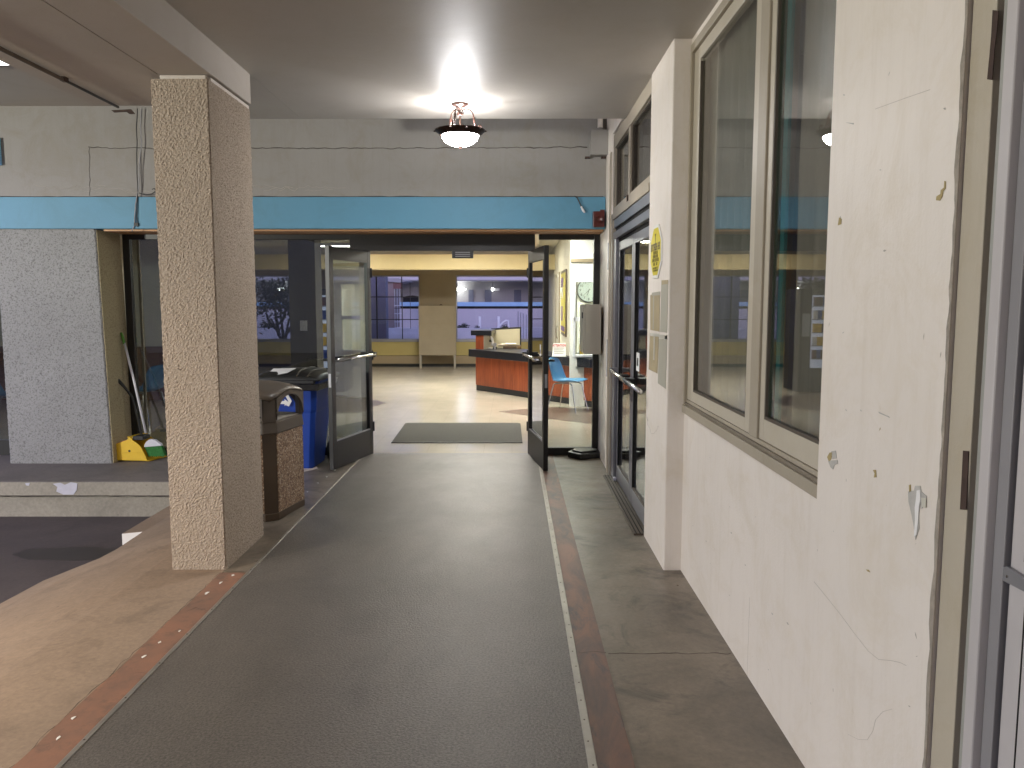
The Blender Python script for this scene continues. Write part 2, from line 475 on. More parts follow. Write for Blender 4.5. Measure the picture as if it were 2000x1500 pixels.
# white painted end of the curb block
MB().extrude([(-3.032, 6.056, -.335), (-3.032, 6.056, -.192), (-2.86, 6.056, -.175), (-3.03, 6.056, -.335)], (0, .004, 0)).build('painted_curb_end', m_pw, pav)
# strips at both sides of the coated walkway
def wavy_strip(x0, x1, y0, y1, z, amp, sides, mat, name, parent=None, step=.05):
    mbb = MB(); rows = []; y = y0
    while y <= y1 + 1e-6:
        a = x0 + (noise.noise(Vector((x0 * 3, y * 2.2, 1))) * amp + noise.noise(Vector((x0, y * 11, 4))) * amp * .4 if 'l' in sides else 0)
        b = x1 + (noise.noise(Vector((x1 * 3, y * 2.2, 7))) * amp + noise.noise(Vector((x1, y * 11, 9))) * amp * .4 if 'r' in sides else 0)
        rows.append([(a, y, -.01), (a, y, z), (b, y, z), (b, y, -.01)]); y += step
    return mbb.grid(rows).build(name, mat, parent)
sl = struct(wavy_strip(-1.725, -1.566, -6, 4.62, .004, .012, 'l', m_rust, 'rust_red_strip'))
struct(wavy_strip(-1.70, -1.566, 4.62, 8.1, .003, .004, 'l', m_walk, 'grey_strip'))
sr = struct(wavy_strip(.292, .425, -6, 8.3, .004, .003, '', m_brown, 'dark_brown_strip'))
# cracks along / across the strips
def crack(pts, r, parent, name='crack', mat=None, jit=.004, n=14, axis=(1, 0, 0)):
    P = []
    pts = [Vector(p) for p in pts]
    for a, b in zip(pts, pts[1:]):
        for k in range(n):
            q = a.lerp(b, k / n); q += Vector(axis) * noise.noise(q * 17) * jit; P.append(q)
    P.append(pts[-1])
    rs = [r * (.5 + .9 * abs(noise.noise(q * 9 + Vector((3, 3, 3))))) for q in P]
    return MB().tube(P, r, 4, rs=rs).build(name, mat or m_crack, parent)
crack([(-1.727, 1.5, .002), (-1.731, 4.6, .002)], .0028, sl, jit=.02, n=60)
crack([(-1.73, 3.98, .002), (-1.66, 4.05, .004), (-1.60, 4.02, .004)], .0015, sl, axis=(0, 1, 0), jit=.03)
crack([(-1.74, 3.30, .002), (-1.57, 3.31, .004)], .0014, sl, axis=(0, 1, 0), jit=.02)
crack([(.44, 3.51, .0), (1.0, 3.51, .0)], .0022, sr, axis=(0, 1, 0), jit=.015, n=40)
crack([(.305, 3.52, .004), (.43, 3.51, .004)], .0018, sr, axis=(0, 1, 0), jit=.015)
0 and crack([(.34, 2.2, .005), (.325, 3.2, .005), (.312, 4.3, .005), (.335, 5.0, .004)], .0014, sr, jit=.03, n=30)
for px, py in ((238, 1284), (222, 1338), (105, 1450), (400, 1160), (424, 1141), (384, 1195)):
    pass
flecks = [(-1.50 - .17, 2.79, .017), (-1.69, 2.93, .013), (-1.665, 3.47, .018), (-1.66, 3.62, .011), (-1.68, 4.26, .02), (-1.665, 4.42, .019), (-1.62, 3.75, .009), (-1.64, 4.55, .016)]
for x, y, r in flecks:
    pts = [(x + r * .55 * (.4 + .9 * random.random()) * math.cos(a), y + r * .6 * (1.0 + 1.2 * random.random()) * math.sin(a)) for a in [k * math.pi / 3.5 for k in range(7)]]
    MB().prism(pts, .0045, .0065).build('paint_fleck', m_paper, sl)
fl2 = [(-1.80, 5.05, .022), (-1.77, 5.3, .014), (-1.73, 6.62, .012), (-1.72, 6.95, .012), (-1.70, 7.2, .012), (-1.69, 7.5, .016)]
for x, y, r in fl2:
    pts = [(x + r * .7 * (.5 + .8 * random.random()) * math.cos(a), y + r * .7 * (1 + .8 * random.random()) * math.sin(a)) for a in [k * math.pi / 3.5 for k in range(7)]]
    MB().prism(pts, .0045, .0065).build('paint_fleck', m_paper, sl)
# coated walkway with steel edge strips
wk = struct(bx(-1.55, .268, -9, 8.33, -.01, .011).build('coated_walkway', m_mat))
for x0, x1, y1, nm, lb in ((-1.568, -1.546, 8.1, 'left', 'thin steel edge strip along the left side of the grey walkway'),
                           (.262, .294, 7.9, 'right', 'wider steel edge strip with screws along the right side of the grey walkway')):
    e = thing('edge_strip', lb, 'edge strip', ((x0 + x1) / 2, 0, 0), 'steel strips edging the walkway')
    bx(x0, x1, -9, y1, .0, .0155).build('strip', m_stainl, e, bevel=.003)
    y = 2.45; k = 0; scm = None
    while y < 7.6:
        xx = (x0 + x1) / 2 + random.uniform(-.003, .003)
        if scm is None:
            o = MB().lathe([(0, .0175), (.003, .0168), (.0042, .015)], (0, 0, 0), 8).build('screw', m_rustmetal, e); scm = o
        else:
            o = scm.copy(); COL.objects.link(o)
        o.location = (xx, y, 0); y += .15 if x0 > 0 else .31
# water mark patches on the floor
# platform (raised step) at the left
pl = struct(bx(-14, -2.045, 7.04, 8.36, -.131, -.001).build('platform_slab', m_plat, bevel=.01))
struct(bx(-14, -2.05, 7.085, 8.30, -.345, -.133).build('platform_riser', m_riser))
bx(-14, -2.6, 7.034, 7.0395, -.128, -.008).build('painted_slab_edge', m_riser, pl)
crack([(-9, 7.05, -.134), (-2.6, 7.05, -.134)], .006, pl, axis=(0, 0, 1), jit=.006, n=120)
a = [at(x, y, 7.03) for x, y in ((103, 945), (118, 943), (126, 947), (138, 942), (151, 944), (150, 957), (143, 966), (124, 966), (110, 960), (112, 951))]
MB().extrude(a, (0, .003, 0)).build('paint_patch', m_lavp, pl)
a = [at(x, y, 7.03) for x, y in ((49, 944), (58, 943), (56, 949), (51, 948))]
MB().extrude(a, (0, .003, 0)).build('paint_patch', m_lavp, pl)
# wet stain on the asphalt
pts = []
for k in range(40):
    a = 2 * math.pi * k / 40
    r = 1 + .25 * noise.noise(Vector((math.cos(a) * 1.7, math.sin(a) * 1.7, 3))) + .1 * noise.noise(Vector((math.cos(a) * 6, math.sin(a) * 6, 3)))
    pts.append((-3.42 + .44 * r * math.cos(a), 6.02 + .16 * r * math.sin(a)))
MB().prism(pts, -.336, -.3335).build('damp_patch', M('oil_stained_asphalt', (.034, .028, .027), .5, .3, 6, bump=.4)).__setitem__('kind', 'structure')

# ------------------------------------------------------------------ ceilings
struct(bx(-1.70, 3.0, -9, 6.62, 3.07, 3.45).build('walkway_ceiling', m_ceil))
struct(bx(-6.2, 3.0, -9, 8.4, 3.46, 3.7).build('high_ceiling', m_soff))
struct(bx(-2.40, -1.702, 5.385, 6.62, 3.07, 3.455).build('walkway_ceiling_return', m_ceil))
bm_ = thing('soffit_beam', 'painted beam over the stucco column at the left of the walkway', 'beam', (-2.2, 2, 2.88))
bx(-2.0, -1.70, -9, 5.36, 2.88, 3.46).build('beam_face', m_soff, bm_, bevel=.004)
bx(-2.73, -2.0035, -9, 5.38, 2.879, 3.46).build('soffit_panel', m_soff, bm_, bevel=.003)
cd = thing('conduit', 'thin dark conduit running along the underside of the painted beam', 'conduit', (-2.56, 4, 2.87))
MB().tube([(-2.56, -9, 2.862), (-2.56, 4.72, 2.862)], .011, 6).build('pipe', M('weathered_conduit', (.13, .10, .08), .7, .4, 9), cd)
MB().tube([(-2.56, 4.72, 2.863), (-2.565, 5.36, 2.863)], .008, 6).build('pipe', m_wired, cd)
bx(-2.575, -2.545, 4.70, 4.74, 2.855, 2.879).build('coupling', m_rustmetal, cd)
br = tag(MB().extrude([at(217, 215, 5.385), at(232, 214.5, 5.385), (at(255, 213, 5.385)), at(263, 222, 5.385), at(252, 222, 5.385), at(246, 218, 5.385), at(222, 219, 5.385)], (0, .012, 0)).build('bracket', m_rustmetal), 'broken rusty bracket at the end of the ceiling conduit', 'bracket')

# ------------------------------------------------------------------ stucco column
c_ = thing('stucco_column', 'square beige stucco column standing beside the trash bins under the beam', 'column', (-1.88, 5.0, 0))
rough_box(-2.04, -1.715, 4.655, 5.385, -.03, 2.852, .0062, .0034, 112).build('shaft', m_col, c_)
bx(-1.995, -1.735, 4.675, 5.30, 2.85, 2.8785).build('cap', m_white, c_, bevel=.003)
bx(-1.735, -1.716, 4.70, 5.37, 2.852, 2.872).build('cap', m_white, c_)
crack([(-1.95, 4.648, 1.213), (-1.93, 4.648, 1.207)], .003, c_, 'scratch')

# ------------------------------------------------------------------ facade over the lobby doors
fw = thing('facade_wall', 'dull white upper wall above the blue band over the lobby entrance', 'wall', (-5, 7.9, 2.6))
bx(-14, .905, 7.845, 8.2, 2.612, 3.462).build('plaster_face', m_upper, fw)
crack([(-4.06, 7.842, 3.073), (-3.3, 7.842, 3.064), (-1.2, 7.842, 3.066), (.72, 7.842, 3.075)], .005, fw, axis=(0, 0, 1), jit=.012, n=60)
crack([(-4.05, 7.842, 3.07), (-4.07, 7.842, 2.62)], .0025, fw, axis=(1, 0, 0), jit=.012, n=40)
crack([(-9, 7.842, 2.6105), (.88, 7.842, 2.6105)], .006, fw, axis=(0, 0, 1), jit=.006, n=120)
for i in range(14):      # hairline crazing in the plaster above the band
    x = random.uniform(-4.6, -1.0); z = random.uniform(2.63, 2.72)
    crack([(x, 7.8435, z), (x + random.uniform(.15, .5), 7.8435, z + random.uniform(-.03, .03))], .0016, fw, 'crazing', m_pencil, axis=(0, 0, 1), jit=.03, n=12)
bb = tag(bx(-14, .90, 7.822, 8.2, 2.305, 2.606).build('blue_band', m_blue, bevel=.003), 'sky blue fascia band running across the facade above the doors', 'fascia')
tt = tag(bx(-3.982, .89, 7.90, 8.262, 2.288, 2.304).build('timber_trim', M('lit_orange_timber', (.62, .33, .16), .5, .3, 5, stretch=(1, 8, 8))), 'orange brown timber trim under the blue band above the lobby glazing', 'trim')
sb = struct(bx(-14, .9, 8.2, 8.42, 2.313, 2.6).build('soffit', m_tan))

# tapered stucco pier
def pt(p):
    f = (p.z + .02) / 2.32
    q = Vector(p)
    if q.x > -4.5: q.x -= .05 * f
    return q
pr = tag(rough_box(-5.01, -3.985, 7.845, 8.32, -.02, 2.303, .013, .003, 48, 'xXy', pt).build('stucco_pier', m_pier), 'broad grey stucco pier on the platform left of the broom', 'pier')

MB().hexa([(-3.99, 7.86, .0), (-3.978, 7.86, .0), (-3.978, 8.315, .0), (-3.99, 8.315, .0)], [(-4.04, 7.86, 2.295), (-4.028, 7.86, 2.295), (-4.028, 8.315, 2.295), (-4.04, 8.315, 2.295)]).build('lamplit_pier_side', mat_stucco('lamplit_side_stucco', (.46, .39, .24), (.40, .34, .205), (.26, .21, .12), 75, .5), pr)  # yellow side slab paints in the warm lamp light on the pier

# ------------------------------------------------------------------ glazed lobby front
gl = thing('lobby_glazing', 'dark framed fixed glazing either side of the lobby entrance', 'window wall', (-2, 8.3, 0))
def fb(*a, nm='frame_rail', m=None, bev=.003): return bx(*a).build(nm, m or m_black, gl, bevel=bev)
fb(-3.985, -3.915, 8.27, 8.34, 0, 2.297, nm='frame_post')
fb(-3.915, -1.66, 8.272, 8.338, 2.236, 2.297)
fb(-3.915, -1.57, 8.272, 8.338, -.002, .085)
fb(-1.57, -1.497, 8.268, 8.342, 0, 2.12, nm='frame_post')
fb(.205, .275, 8.268, 8.342, 0, 2.12, nm='frame_post')
fb(.84, .90, 8.268, 8.342, 0, 2.297, nm='frame_post')
fb(.275, .84, 8.272, 8.338, 0, .08)
fb(.275, .84, 8.272, 8.338, 2.236, 2.297)
fb(-1.66, .235, 8.262, 8.345, 2.122, 2.297, nm='door_header')
fb(-3.86, -3.835, 8.31, 8.335, .085, 2.236, nm='inner_stop', m=m_trim)
bx(-3.915, -1.57, 8.296, 8.304, .085, 2.236).build('pane', m_glassd, gl)
bx(.275, .84, 8.296, 8.304, .08, 2.236).build('pane', m_glass, gl)
g2 = thing('side_glazing', 'dark glazing at the far left edge beyond the stucco pier', 'window', (-6, 8.3, 0))
bx(-9, -5.02, 8.27, 8.34, 0, .16).build('frame_rail', m_black, g2)
bx(-9, -5.02, 8.27, 8.34, 2.24, 2.312).build('frame_rail', m_black, g2)
bx(-5.10, -5.02, 8.27, 8.34, .16, 2.24).build('frame_post', m_black, g2)
bx(-9, -5.10, 8.296, 8.304, .16, 2.24).build('pane', m_glassd, g2)
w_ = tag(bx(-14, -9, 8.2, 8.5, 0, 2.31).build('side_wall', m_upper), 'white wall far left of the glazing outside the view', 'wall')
# air sensor over the opening
ds = thing('door_sensor', 'small black slatted box fixed under the door header', 'sensor box', (-.5, 8.25, 2.05))
bx(-.61, -.395, 8.20, 8.262, 2.045, 2.121).build('housing', m_blackp, ds, bevel=.004)
for k in range(3): bx(-.575, -.425, 8.195, 8.20, 2.058 + k * .02, 2.066 + k * .02).build('slat', m_shade, ds)

def door_leaf(hx, hy, fx, fy, label, face):
    """leaf built from the hinge (h) to the free end (f); face = side (sign) that carries the push bar"""
    ang = math.atan2(fy - hy, fx - hx); L = math.hypot(fx - hx, fy - hy)
    t = thing('door_leaf', label, 'door', (hx, hy, 0), 'open lobby entrance doors', local=True, rotz=ang)
    T = .0225
    b = lambda *a, n='stile', m=m_black, bev=.003: bx(*a).build(n, m, t, bevel=bev)
    b(0, .065, -T, T, .012, 2.12); b(L - .075, L, -T, T, .012, 2.12)
    b(.065, L - .075, -T + .001, T - .001, 2.01, 2.119, n='top_rail'); b(.065, L - .075, -T + .001, T - .001, .013, .275, n='bottom_rail')
    bx(.065, L - .075, -.004, .004, .275, 2.01).build('pane', m_glassl, t)
    for z0, z1 in ((.275, .287), (1.998, 2.01)):
        bx(.065, L - .075, face * .008, face * .0205, z0, z1).build('glazing_bead', m_alu if z0 < 1 else m_black, t)
    bx(.065, .077, face * .008, face * .0205, .287, 1.998).build('glazing_bead', m_black, t)
    # push bar with end brackets, both sides
    pb = MB().tube([(.03, face * .075, 1.06), (L * .5, face * .078, 1.06), (L - .04, face * .062, 1.06)], .014, 10).build('push_bar', m_chrome, t, smooth=True)
    bx(.015, .055, face * T, face * .085, 1.035, 1.085).build('bracket', m_blackp, pb, bevel=.004)
    bx(L - .28, L - .02, face * .045, face * .088, 1.038, 1.056).build('bracket', m_blackp, pb, bevel=.004)
    hd = MB().tube([(L - .04, -face * T, 1.055), (L - .055, -face * .085, 1.052), (L - .20, -face * .09, 1.05)], .011, 8).build('pull_handle', m_blackp, t, smooth=True)
    for z in (.25, 1.0, 1.85): MB().lathe([(0, z), (.012, z), (.012, z + .1), (0, z + .1)], (-.008, face * T, 0), 8).build('hinge', m_blackp, t)
    bx(L - .0765, L + .0015, -.012, .012, .80, .93).build('lock_plate', m_alu, t)
    MB().lathe([(0, 0), (.02, 0), (.02, .03), (0, .03)], (L - .035, 0, .92), 10).build('lock_cylinder', m_blackp, t)
    return t
dl = door_leaf(-1.482, 8.325, -1.712, 7.47, 'left black framed glass door leaf standing open beside the blue bin', 1)
dr = door_leaf(.188, 8.325, .318, 7.43, 'right black framed glass door leaf standing open in front of the blue chair', -1)
o = bx(.72, .765, -.0265, -.0235, 1.09, 1.2).build('sticker', m_paper, dr)
o = bx(.73, .755, -.0275, -.0265, 1.11, 1.15).build('sticker_print', m_ink, dr)
# black floor base right of the open leaf
fbm = MB().prism([(.575, 8.14), (.70, 8.00), (.90, 8.10), (.93, 8.20), (.90, 8.262), (.62, 8.262)], .004, .062)
fbo = thing('floor_base', 'low black rubber block on the floor at the foot of the right sidelight', 'rubber base', (.75, 8.1, 0))
fbm.build('block', m_blackp, fbo, bevel=.008)
MB().prism([(.62, 8.15), (.71, 8.04), (.87, 8.12), (.90, 8.20), (.87, 8.25), (.65, 8.25)], .062, .082).build('block_top', m_blackp, fbo, bevel=.01)
# grey enclosure
eb = thing('electrical_box', 'grey metal enclosure box mounted beside the right sidelight', 'electrical box', (.78, 7.95, 1.3))
bx(.715, .875, 7.86, 8.26, 1.088, 1.578).build('enclosure', m_ebox, eb, bevel=.004)
bx(.700, .715, 7.865, 8.25, 1.10, 1.57).build('door', m_ebox, eb, bevel=.002)
bx(.690, .700, 7.90, 7.94, 1.44, 1.50).build('latch', m_blackp, eb, bevel=.002)
# end wall between glazing and the grey doors
ew = thing('end_wall', 'narrow white wall at the corner between lobby glazing and grey doors', 'wall', (.95, 7.8, 0))
bx(.905, 1.3, 7.36, 8.42, 0, 3.46).build('plaster_face', m_white, ew, bevel=.004)
bx(.9055, 1.3, 6.63, 7.36, 3.10, 3.46).build('plaster_return', m_white, ew)
bx(.893, .905, 7.40, 7.47, 0, 2.95).build('cover_strip', m_trim, ew, bevel=.002)
bx(.897, .905, 7.56, 7.60, .02, 3.0).build('cover_strip', m_white, ew, bevel=.002)
MB().tube([(.895, 7.52, .9), (.895, 7.52, 1.25)], .006, 6).build('hinge_pin', m_alu, ew)
MB().tube([(.895, 7.52, 1.9), (.895, 7.52, 2.15)], .006, 6).build('hinge_pin', m_alu, ew)
# junction box and pipe
jb = thing('junction_box', 'white junction box with conduit stub near the ceiling over the doors', 'junction box', (.82, 7.8, 3.0))
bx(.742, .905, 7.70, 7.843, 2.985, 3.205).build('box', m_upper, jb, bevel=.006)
bx(.738, .909, 7.694, 7.70, 2.98, 3.21).build('cover', m_upper, jb, bevel=.003)
MB().tube([(.835, 7.77, 3.2), (.835, 7.77, 3.46)], .026, 12).build('pipe', m_white, jb, smooth=True)
MB().lathe([(.026, 0), (.036, 0), (.036, .025), (.026, .03)], (.835, 7.77, 3.21), 12).build('pipe_collar', m_upper, jb)
for x in (.72, .875): bx(x - .022, x + .022, 7.80, 7.842, 2.965, 2.982).build('mounting_tab', m_rustmetal, jb)
# fire alarm
fa = thing('fire_alarm', 'dark red fire alarm horn at the right end of the blue band', 'fire alarm', (.82, 7.8, 2.38))
bx(.775, .885, 7.742, 7.82, 2.315, 2.462).build('body', m_red, fa, bevel=.006)
MB().lathe([(.0, .0), (.018, .0), (.034, .022), (.036, .022), (.03, 0)], (0, 0, 0), 16).build('horn', m_red, fa, smooth=True)
h = bpy.data.objects['horn']; h.matrix_parent_inverse = Matrix.Identity(4); h.location = (.005, -.06, .005); h.rotation_euler = (R(90), 0, 0)
bx(.84, .885, 7.74, 7.77, 2.455, 2.477).build('strobe', m_red, fa, bevel=.003)
# loose cable over the blue band on the right
lc = thing('loose_cable', 'short dark cable with white plug dangling on the blue band at right', 'cable', (.65, 7.8, 2.5))
P = [at(1122, 383, 7.80), at(1127, 386, 7.80), at(1131, 394, 7.80), at(1136, 405, 7.80)]
MB().tube(P, .006, 6).build('cord', m_wired, lc)
MB().tube([at(1135, 403, 7.80), at(1139, 411, 7.80), at(1142, 415, 7.8)], .011, 8, rs=[.008, .013, .008]).build('plug', m_wplast, lc)
# wires at the left
wi = thing('hanging_wires', 'pair of thin wires hanging down the facade from the broken bracket', 'wires', (-3.55, 7.8, 3))
def wire(pp, r, m, Y=7.812):
    P = [at(x, y, Y) for x, y in pp]; Q = []
    for a, b in zip(P, P[1:]):
        for k in range(4): Q.append(a.lerp(b, k / 4) + Vector((noise.noise(a.lerp(b, k / 4) * 7) * .01, 0, 0)))
    Q.append(P[-1]); return MB().tube(Q, r, 6).build('wire', m, wi)
wire([(268, 212), (267, 250), (268, 300), (268, 350), (270, 375), (267, 400), (268, 443)], .0045, m_wired)
wire([(276, 212), (275, 245), (276, 290), (272, 330), (271, 372), (264, 400), (263, 440), (258, 452)], .0045, m_wire)
wire([(273, 377), (285, 381), (296, 379), (303, 374)], .005, m_wired)
wire([(297, 370), (301, 368), (305, 375)], .004, m_wired)
bx(-3.64, -3.60, 7.805, 7.82, 2.33, 2.36).build('clip', m_wired, wi)
# blue sign edge at the far left and strip light
tag(bx(-5.3, -4.893, 7.80, 7.84, 2.905, 3.16).build('sign_panel', M('bright_blue_panel', (.30, .62, .95), .4, .1)), 'bright blue sign panel cut off by the left edge of the view', 'sign')
sx = thing('strip_light', 'white ceiling strip light glimpsed at the top left corner', 'ceiling light', (-4.2, 5.3, 3.46))
bx(-4.6, -3.76, 5.95, 6.3, 3.40, 3.458).build('housing', m_wplast, sx, bevel=.005)
bx(-4.58, -3.78, 5.97, 6.28, 3.39, 3.40).build('diffuser', EM('strip_diffuser', (1, .97, .92), 3), sx)

# ------------------------------------------------------------------ chandelier style ceiling lamps
def ceiling_lamp(x, y, z, label, power, colr, es):
    t = thing('ceiling_lamp', label, 'ceiling lamp', (x, y, z), 'bronze bowl lamps under the walkway ceiling', local=True)
    MB().lathe([(0, 0), (.062, 0), (.066, -.006), (.05, -.016), (.025, -.026), (.018, -.045), (0, -.045)], seg=24).build('canopy', m_copper, t, smooth=True)
    MB().tube([(0, 0, -.04), (0, 0, -.31)], .006, 8).build('stem', m_rim, t)
    MB().lathe([(0, -.06), (.016, -.062), (.022, -.075), (.012, -.09), (0, -.09)], seg=16).build('stem_boss', m_copper, t, smooth=True)
    zr = -.205
    MB().lathe([(.138, zr - .028), (.150, zr - .030), (.160, zr - .012), (.186, zr + .004), (.190, zr + .012), (.170, zr + .014), (.155, zr + .020), (.146, zr + .012), (.138, zr - .022)], seg=48).build('rim', m_rim, t, smooth=True)
    for k in range(10):
        a = 2 * math.pi * k / 10
        MB().tube([(.186 * math.cos(a), .186 * math.sin(a), zr + .006), (.199 * math.cos(a), .199 * math.sin(a), zr + .004)], .006, 6, rs=[.008, .003]).build('rim_leaf', m_rim, t)
    prof = []
    for k in range(13):
        a = math.pi / 2 * k / 12
        prof.append((.138 * math.cos(a) if k < 12 else 0, zr - .022 - .085 * math.sin(a)))
    MB().lathe(prof, seg=40).build('glass_bowl', EM('lamp_bowl_%s' % es, colr, es), t, smooth=True)
    MB().lathe([(0, -.334), (.007, -.332), (.011, -.326), (.006, -.32), (.016, -.314), (.018, -.308), (0, -.306)], seg=16).build('finial', m_rim, t, smooth=True)
    for k in range(3):
        a = 2 * math.pi * k / 3 + .25
        d = Vector((math.cos(a), math.sin(a), 0)); P = []; 
        for (r, zz) in ((.028, -.062), (.020, -.075), (.014, -.062), (.022, -.045), (.045, -.035), (.075, -.04), (.097, -.062), (.104, -.09), (.108, -.12), (.115, -.15), (.13, -.175), (.148, -.186), (.162, -.178), (.166, -.16), (.156, -.147), (.146, -.153), (.147, -.165)):
            P.append(d * r + Vector((0, 0, zz)))
        arm = MB().tube(P, .006, 8, rs=[.005] * 7 + [.007, .009, .007] + [.006] * 7).build('scroll_arm', m_copper, t, smooth=True)
        MB().lathe([(0, -.085), (.009, -.092), (.011, -.10), (.007, -.108), (.010, -.116), (.004, -.13), (0, -.13)], d * .107, 10).build('arm_bead', m_copper, arm, smooth=True)
    bz = zr + .030
    MB().lathe([(0, zr - .030), (.137, zr - .030), (.137, zr - .026), (0, zr - .026)], seg=32).build('glow_block_pan', m_wplast, t)  # plate added inside the bowl to block its upward glow
    for k in range(3):
        a = 2 * math.pi * k / 3 + 1.3
        ld = bpy.data.lights.new('bulb', 'POINT'); ld.energy = power / 3; ld.shadow_soft_size = .012; ld.color = colr
        lo = bpy.data.objects.new('bulb_light', ld); COL.objects.link(lo); lo.parent = t
        lo.location = (.055 * math.cos(a), .055 * math.sin(a), bz - .012)
        MB().lathe([(0, bz - .06), (.010, bz - .055), (.012, bz - .035), (.006, bz - .03), (0, bz - .03)], (.055 * math.cos(a), .055 * math.sin(a), 0), 8).build('bulb', m_wplast, t)
    return t
ceiling_lamp(-.388, 6.13, 3.07, 'lit bronze bowl lamp with scroll arms hanging in front of the blue band', 14, (1, .99, 1), 80)
ceiling_lamp(-.388, -4.2, 3.07, 'lit bronze bowl lamp added unseen behind the viewer as stand-in light', 30, (1, .90, .78), 60)  # second lamp added behind the viewer, stand-in for unseen light

# ------------------------------------------------------------------ added lamp post, stand-in for unseen light on column, pavement and wall
fl = thing('added_lamp_post', 'added low lamp post with a warm box lantern, stand-in for unseen light', 'lamp post', (-9.0, .6, 0))
MB().tube([(-9, .6, -.34), (-9, .6, 2.12)], .05, 12).build('post', m_black, fl)
bx(-9.22, -8.78, .38, .82, 2.10, 2.16).build('lantern_base', m_black, fl)
for a_ in ((-9.20, -9.19, .40, .80), (-8.81, -8.80, .40, .80), (-9.19, -8.81, .40, .41), (-9.19, -8.81, .79, .80)): bx(a_[0], a_[1], a_[2], a_[3], 2.16, 2.42).build('lantern_pane', m_glass, fl)
bx(-9.26, -8.74, .34, .86, 2.42, 2.48).build('lantern_cap', m_black, fl)
ld = bpy.data.lights.new('added_lantern_light', 'POINT'); ld.energy = 1950; ld.shadow_soft_size = .2; ld.color = (1, .925, .83)
lo = bpy.data.objects.new('added_lantern_light', ld); COL.objects.link(lo); lo.location = (-9.0, .6, 2.29); attach(lo, fl)

# box light added out of view, stand-in for unseen light on the pavement
bl = thing('added_drive_light', 'warm box light added under the high ceiling outside the view, stand-in for unseen light', 'ceiling light', (-3.9, 2.6, 3.46))
bx(-4.1, -3.7, 2.4, 2.8, 3.36, 3.458).build('housing', m_wplast, bl, bevel=.005)
bx(-4.08, -3.72, 2.42, 2.78, 3.35, 3.36).build('diffuser', EM('added_drive_glow', (1, .80, .55), 6), bl)
ld = bpy.data.lights.new('added_drive_lamp', 'SPOT'); ld.energy = 330; ld.shadow_soft_size = .12; ld.color = (1, .84, .64); ld.spot_size = R(135); ld.spot_blend = 1.0
lo = bpy.data.objects.new('added_drive_lamp', ld); COL.objects.link(lo); lo.location = (-3.9, 2.6, 3.30); attach(lo, bl)

# ------------------------------------------------------------------ right hand wall: pillar, window, near panel
rp = thing('wall_pillar', 'white painted wall pillar carrying the yellow octagonal sign', 'pillar', (.95, 5, 0))
bx(.908, 1.30, 4.652, 5.372, -.01, 3.075).build('plaster_face', m_white, rp, bevel=.008)
crack([(.9075, 5.33, .80), (.9075, 5.15, .76), (.9075, 5.02, .77), (.9075, 4.9, .83)], .0012, rp, axis=(0, 0, 1), jit=.02, mat=m_pencil)
crack([(.906, 5.37, .83), (.906, 5.28, .81)], .002, rp, axis=(0, 0, 1), jit=.02, mat=m_pencil)

rw = thing('walkway_wall', 'cream white wall under the wide window at the right of the walkway', 'wall', (1.1, 3.6, 0))
bx(1.012, 1.30, 2.50, 4.70, -.01, .955).build('plaster_face', m_white, rw, bevel=.002)
bx(1.012, 1.30, 2.50, 4.70, 3.035, 3.075).build('plaster_strip', m_white, rw)
crack([(1.0118, 3.29, .0), (1.0118, 3.29, .35)], .0009, rw, axis=(0, 1, 0), jit=.01, mat=m_pencil)

np_ = thing('near_wall_panel', 'cream white wall panel with chipped paint nearest the viewer on the right', 'wall', (1.0, 2.1, 0))
X0 = .972
bx(X0, 1.30, 1.775, 2.503, -.01, 3.075).build('plaster_face', m_white, np_, bevel=.006)
def onx(px, py, X):
    u = (px - 1000) / FPX; v = (750 - py) / FPX
    c, s = math.cos(PITCH), math.sin(PITCH)
    d = Vector((u, c + v * s, -s + v * c)); t = X / d.x
    return Vector((X, d.y * t, EYE + d.z * t))
def chip(pix, mat, off=.0006, name='paint_chip', th=.0012, parent=None, X=None):
    P = [onx(x, y, (X or X0) - off) for x, y in pix]
    return MB().extrude(P, (-th, 0, 0)).build(name, mat, parent or np_)
def S(x, y): return (1800 + x / 2.145, y / 2.143)         # zoom of 1800..2000 x 0..700
chip([S(97, 757), S(102, 760), S(101, 790), S(92, 800), S(88, 822), S(78, 840), S(62, 838), S(64, 822), S(80, 812), S(82, 795), S(95, 785)], m_ochre)
def S3(x, y): return (1200 + x / 2.5, 900 + y / 2.5)
chip([S3(1440, 118), S3(1448, 116), S3(1449, 150), S3(1441, 156)], m_ochre)
chip([S3(1436, 150), S3(1465, 145), S3(1470, 122), S3(1495, 122), S3(1500, 150), S3(1526, 172), S3(1525, 200), S3(1502, 235), S3(1498, 200), S3(1487, 260), S3(1490, 330), S3(1472, 385), S3(1462, 310), S3(1450, 250), S3(1438, 200)], m_greyund)
chip([S3(1478, 145), S3(1493, 142), S3(1496, 190), S3(1488, 225), S3(1484, 300), S3(1476, 362), S3(1464, 372), S3(1470, 290), S3(1468, 230), S3(1474, 190)], m_pw, .0022)
chip([S3(1500, 180), S3(1524, 182), S3(1522, 230), S3(1505, 225)], m_tape, .0022)
chip([S3(1264, 45), S3(1278, 44), S3(1280, 80), S3(1268, 82), S3(1272, 62)], m_ochre)
chip([S3(1045, 0), S3(1090, -4), S3(1092, 14), S3(1076, 20), S3(1068, 42), S3(1056, 30)], m_greyund)
chip([S3(1040, -18), S3(1052, -40), S3(1066, -42), S3(1060, -10), S3(1050, 6)], m_ochre)
chip([S3(1060, -46), S3(1082, -50), S3(1086, -12), S3(1066, -8)], m_greyund)
def S6(x, y): return (1320 + x / 1.531, y / 1.531)
chip([S6(489, 650), S6(496, 655), S6(495, 670), S6(485, 674)], m_ochre)
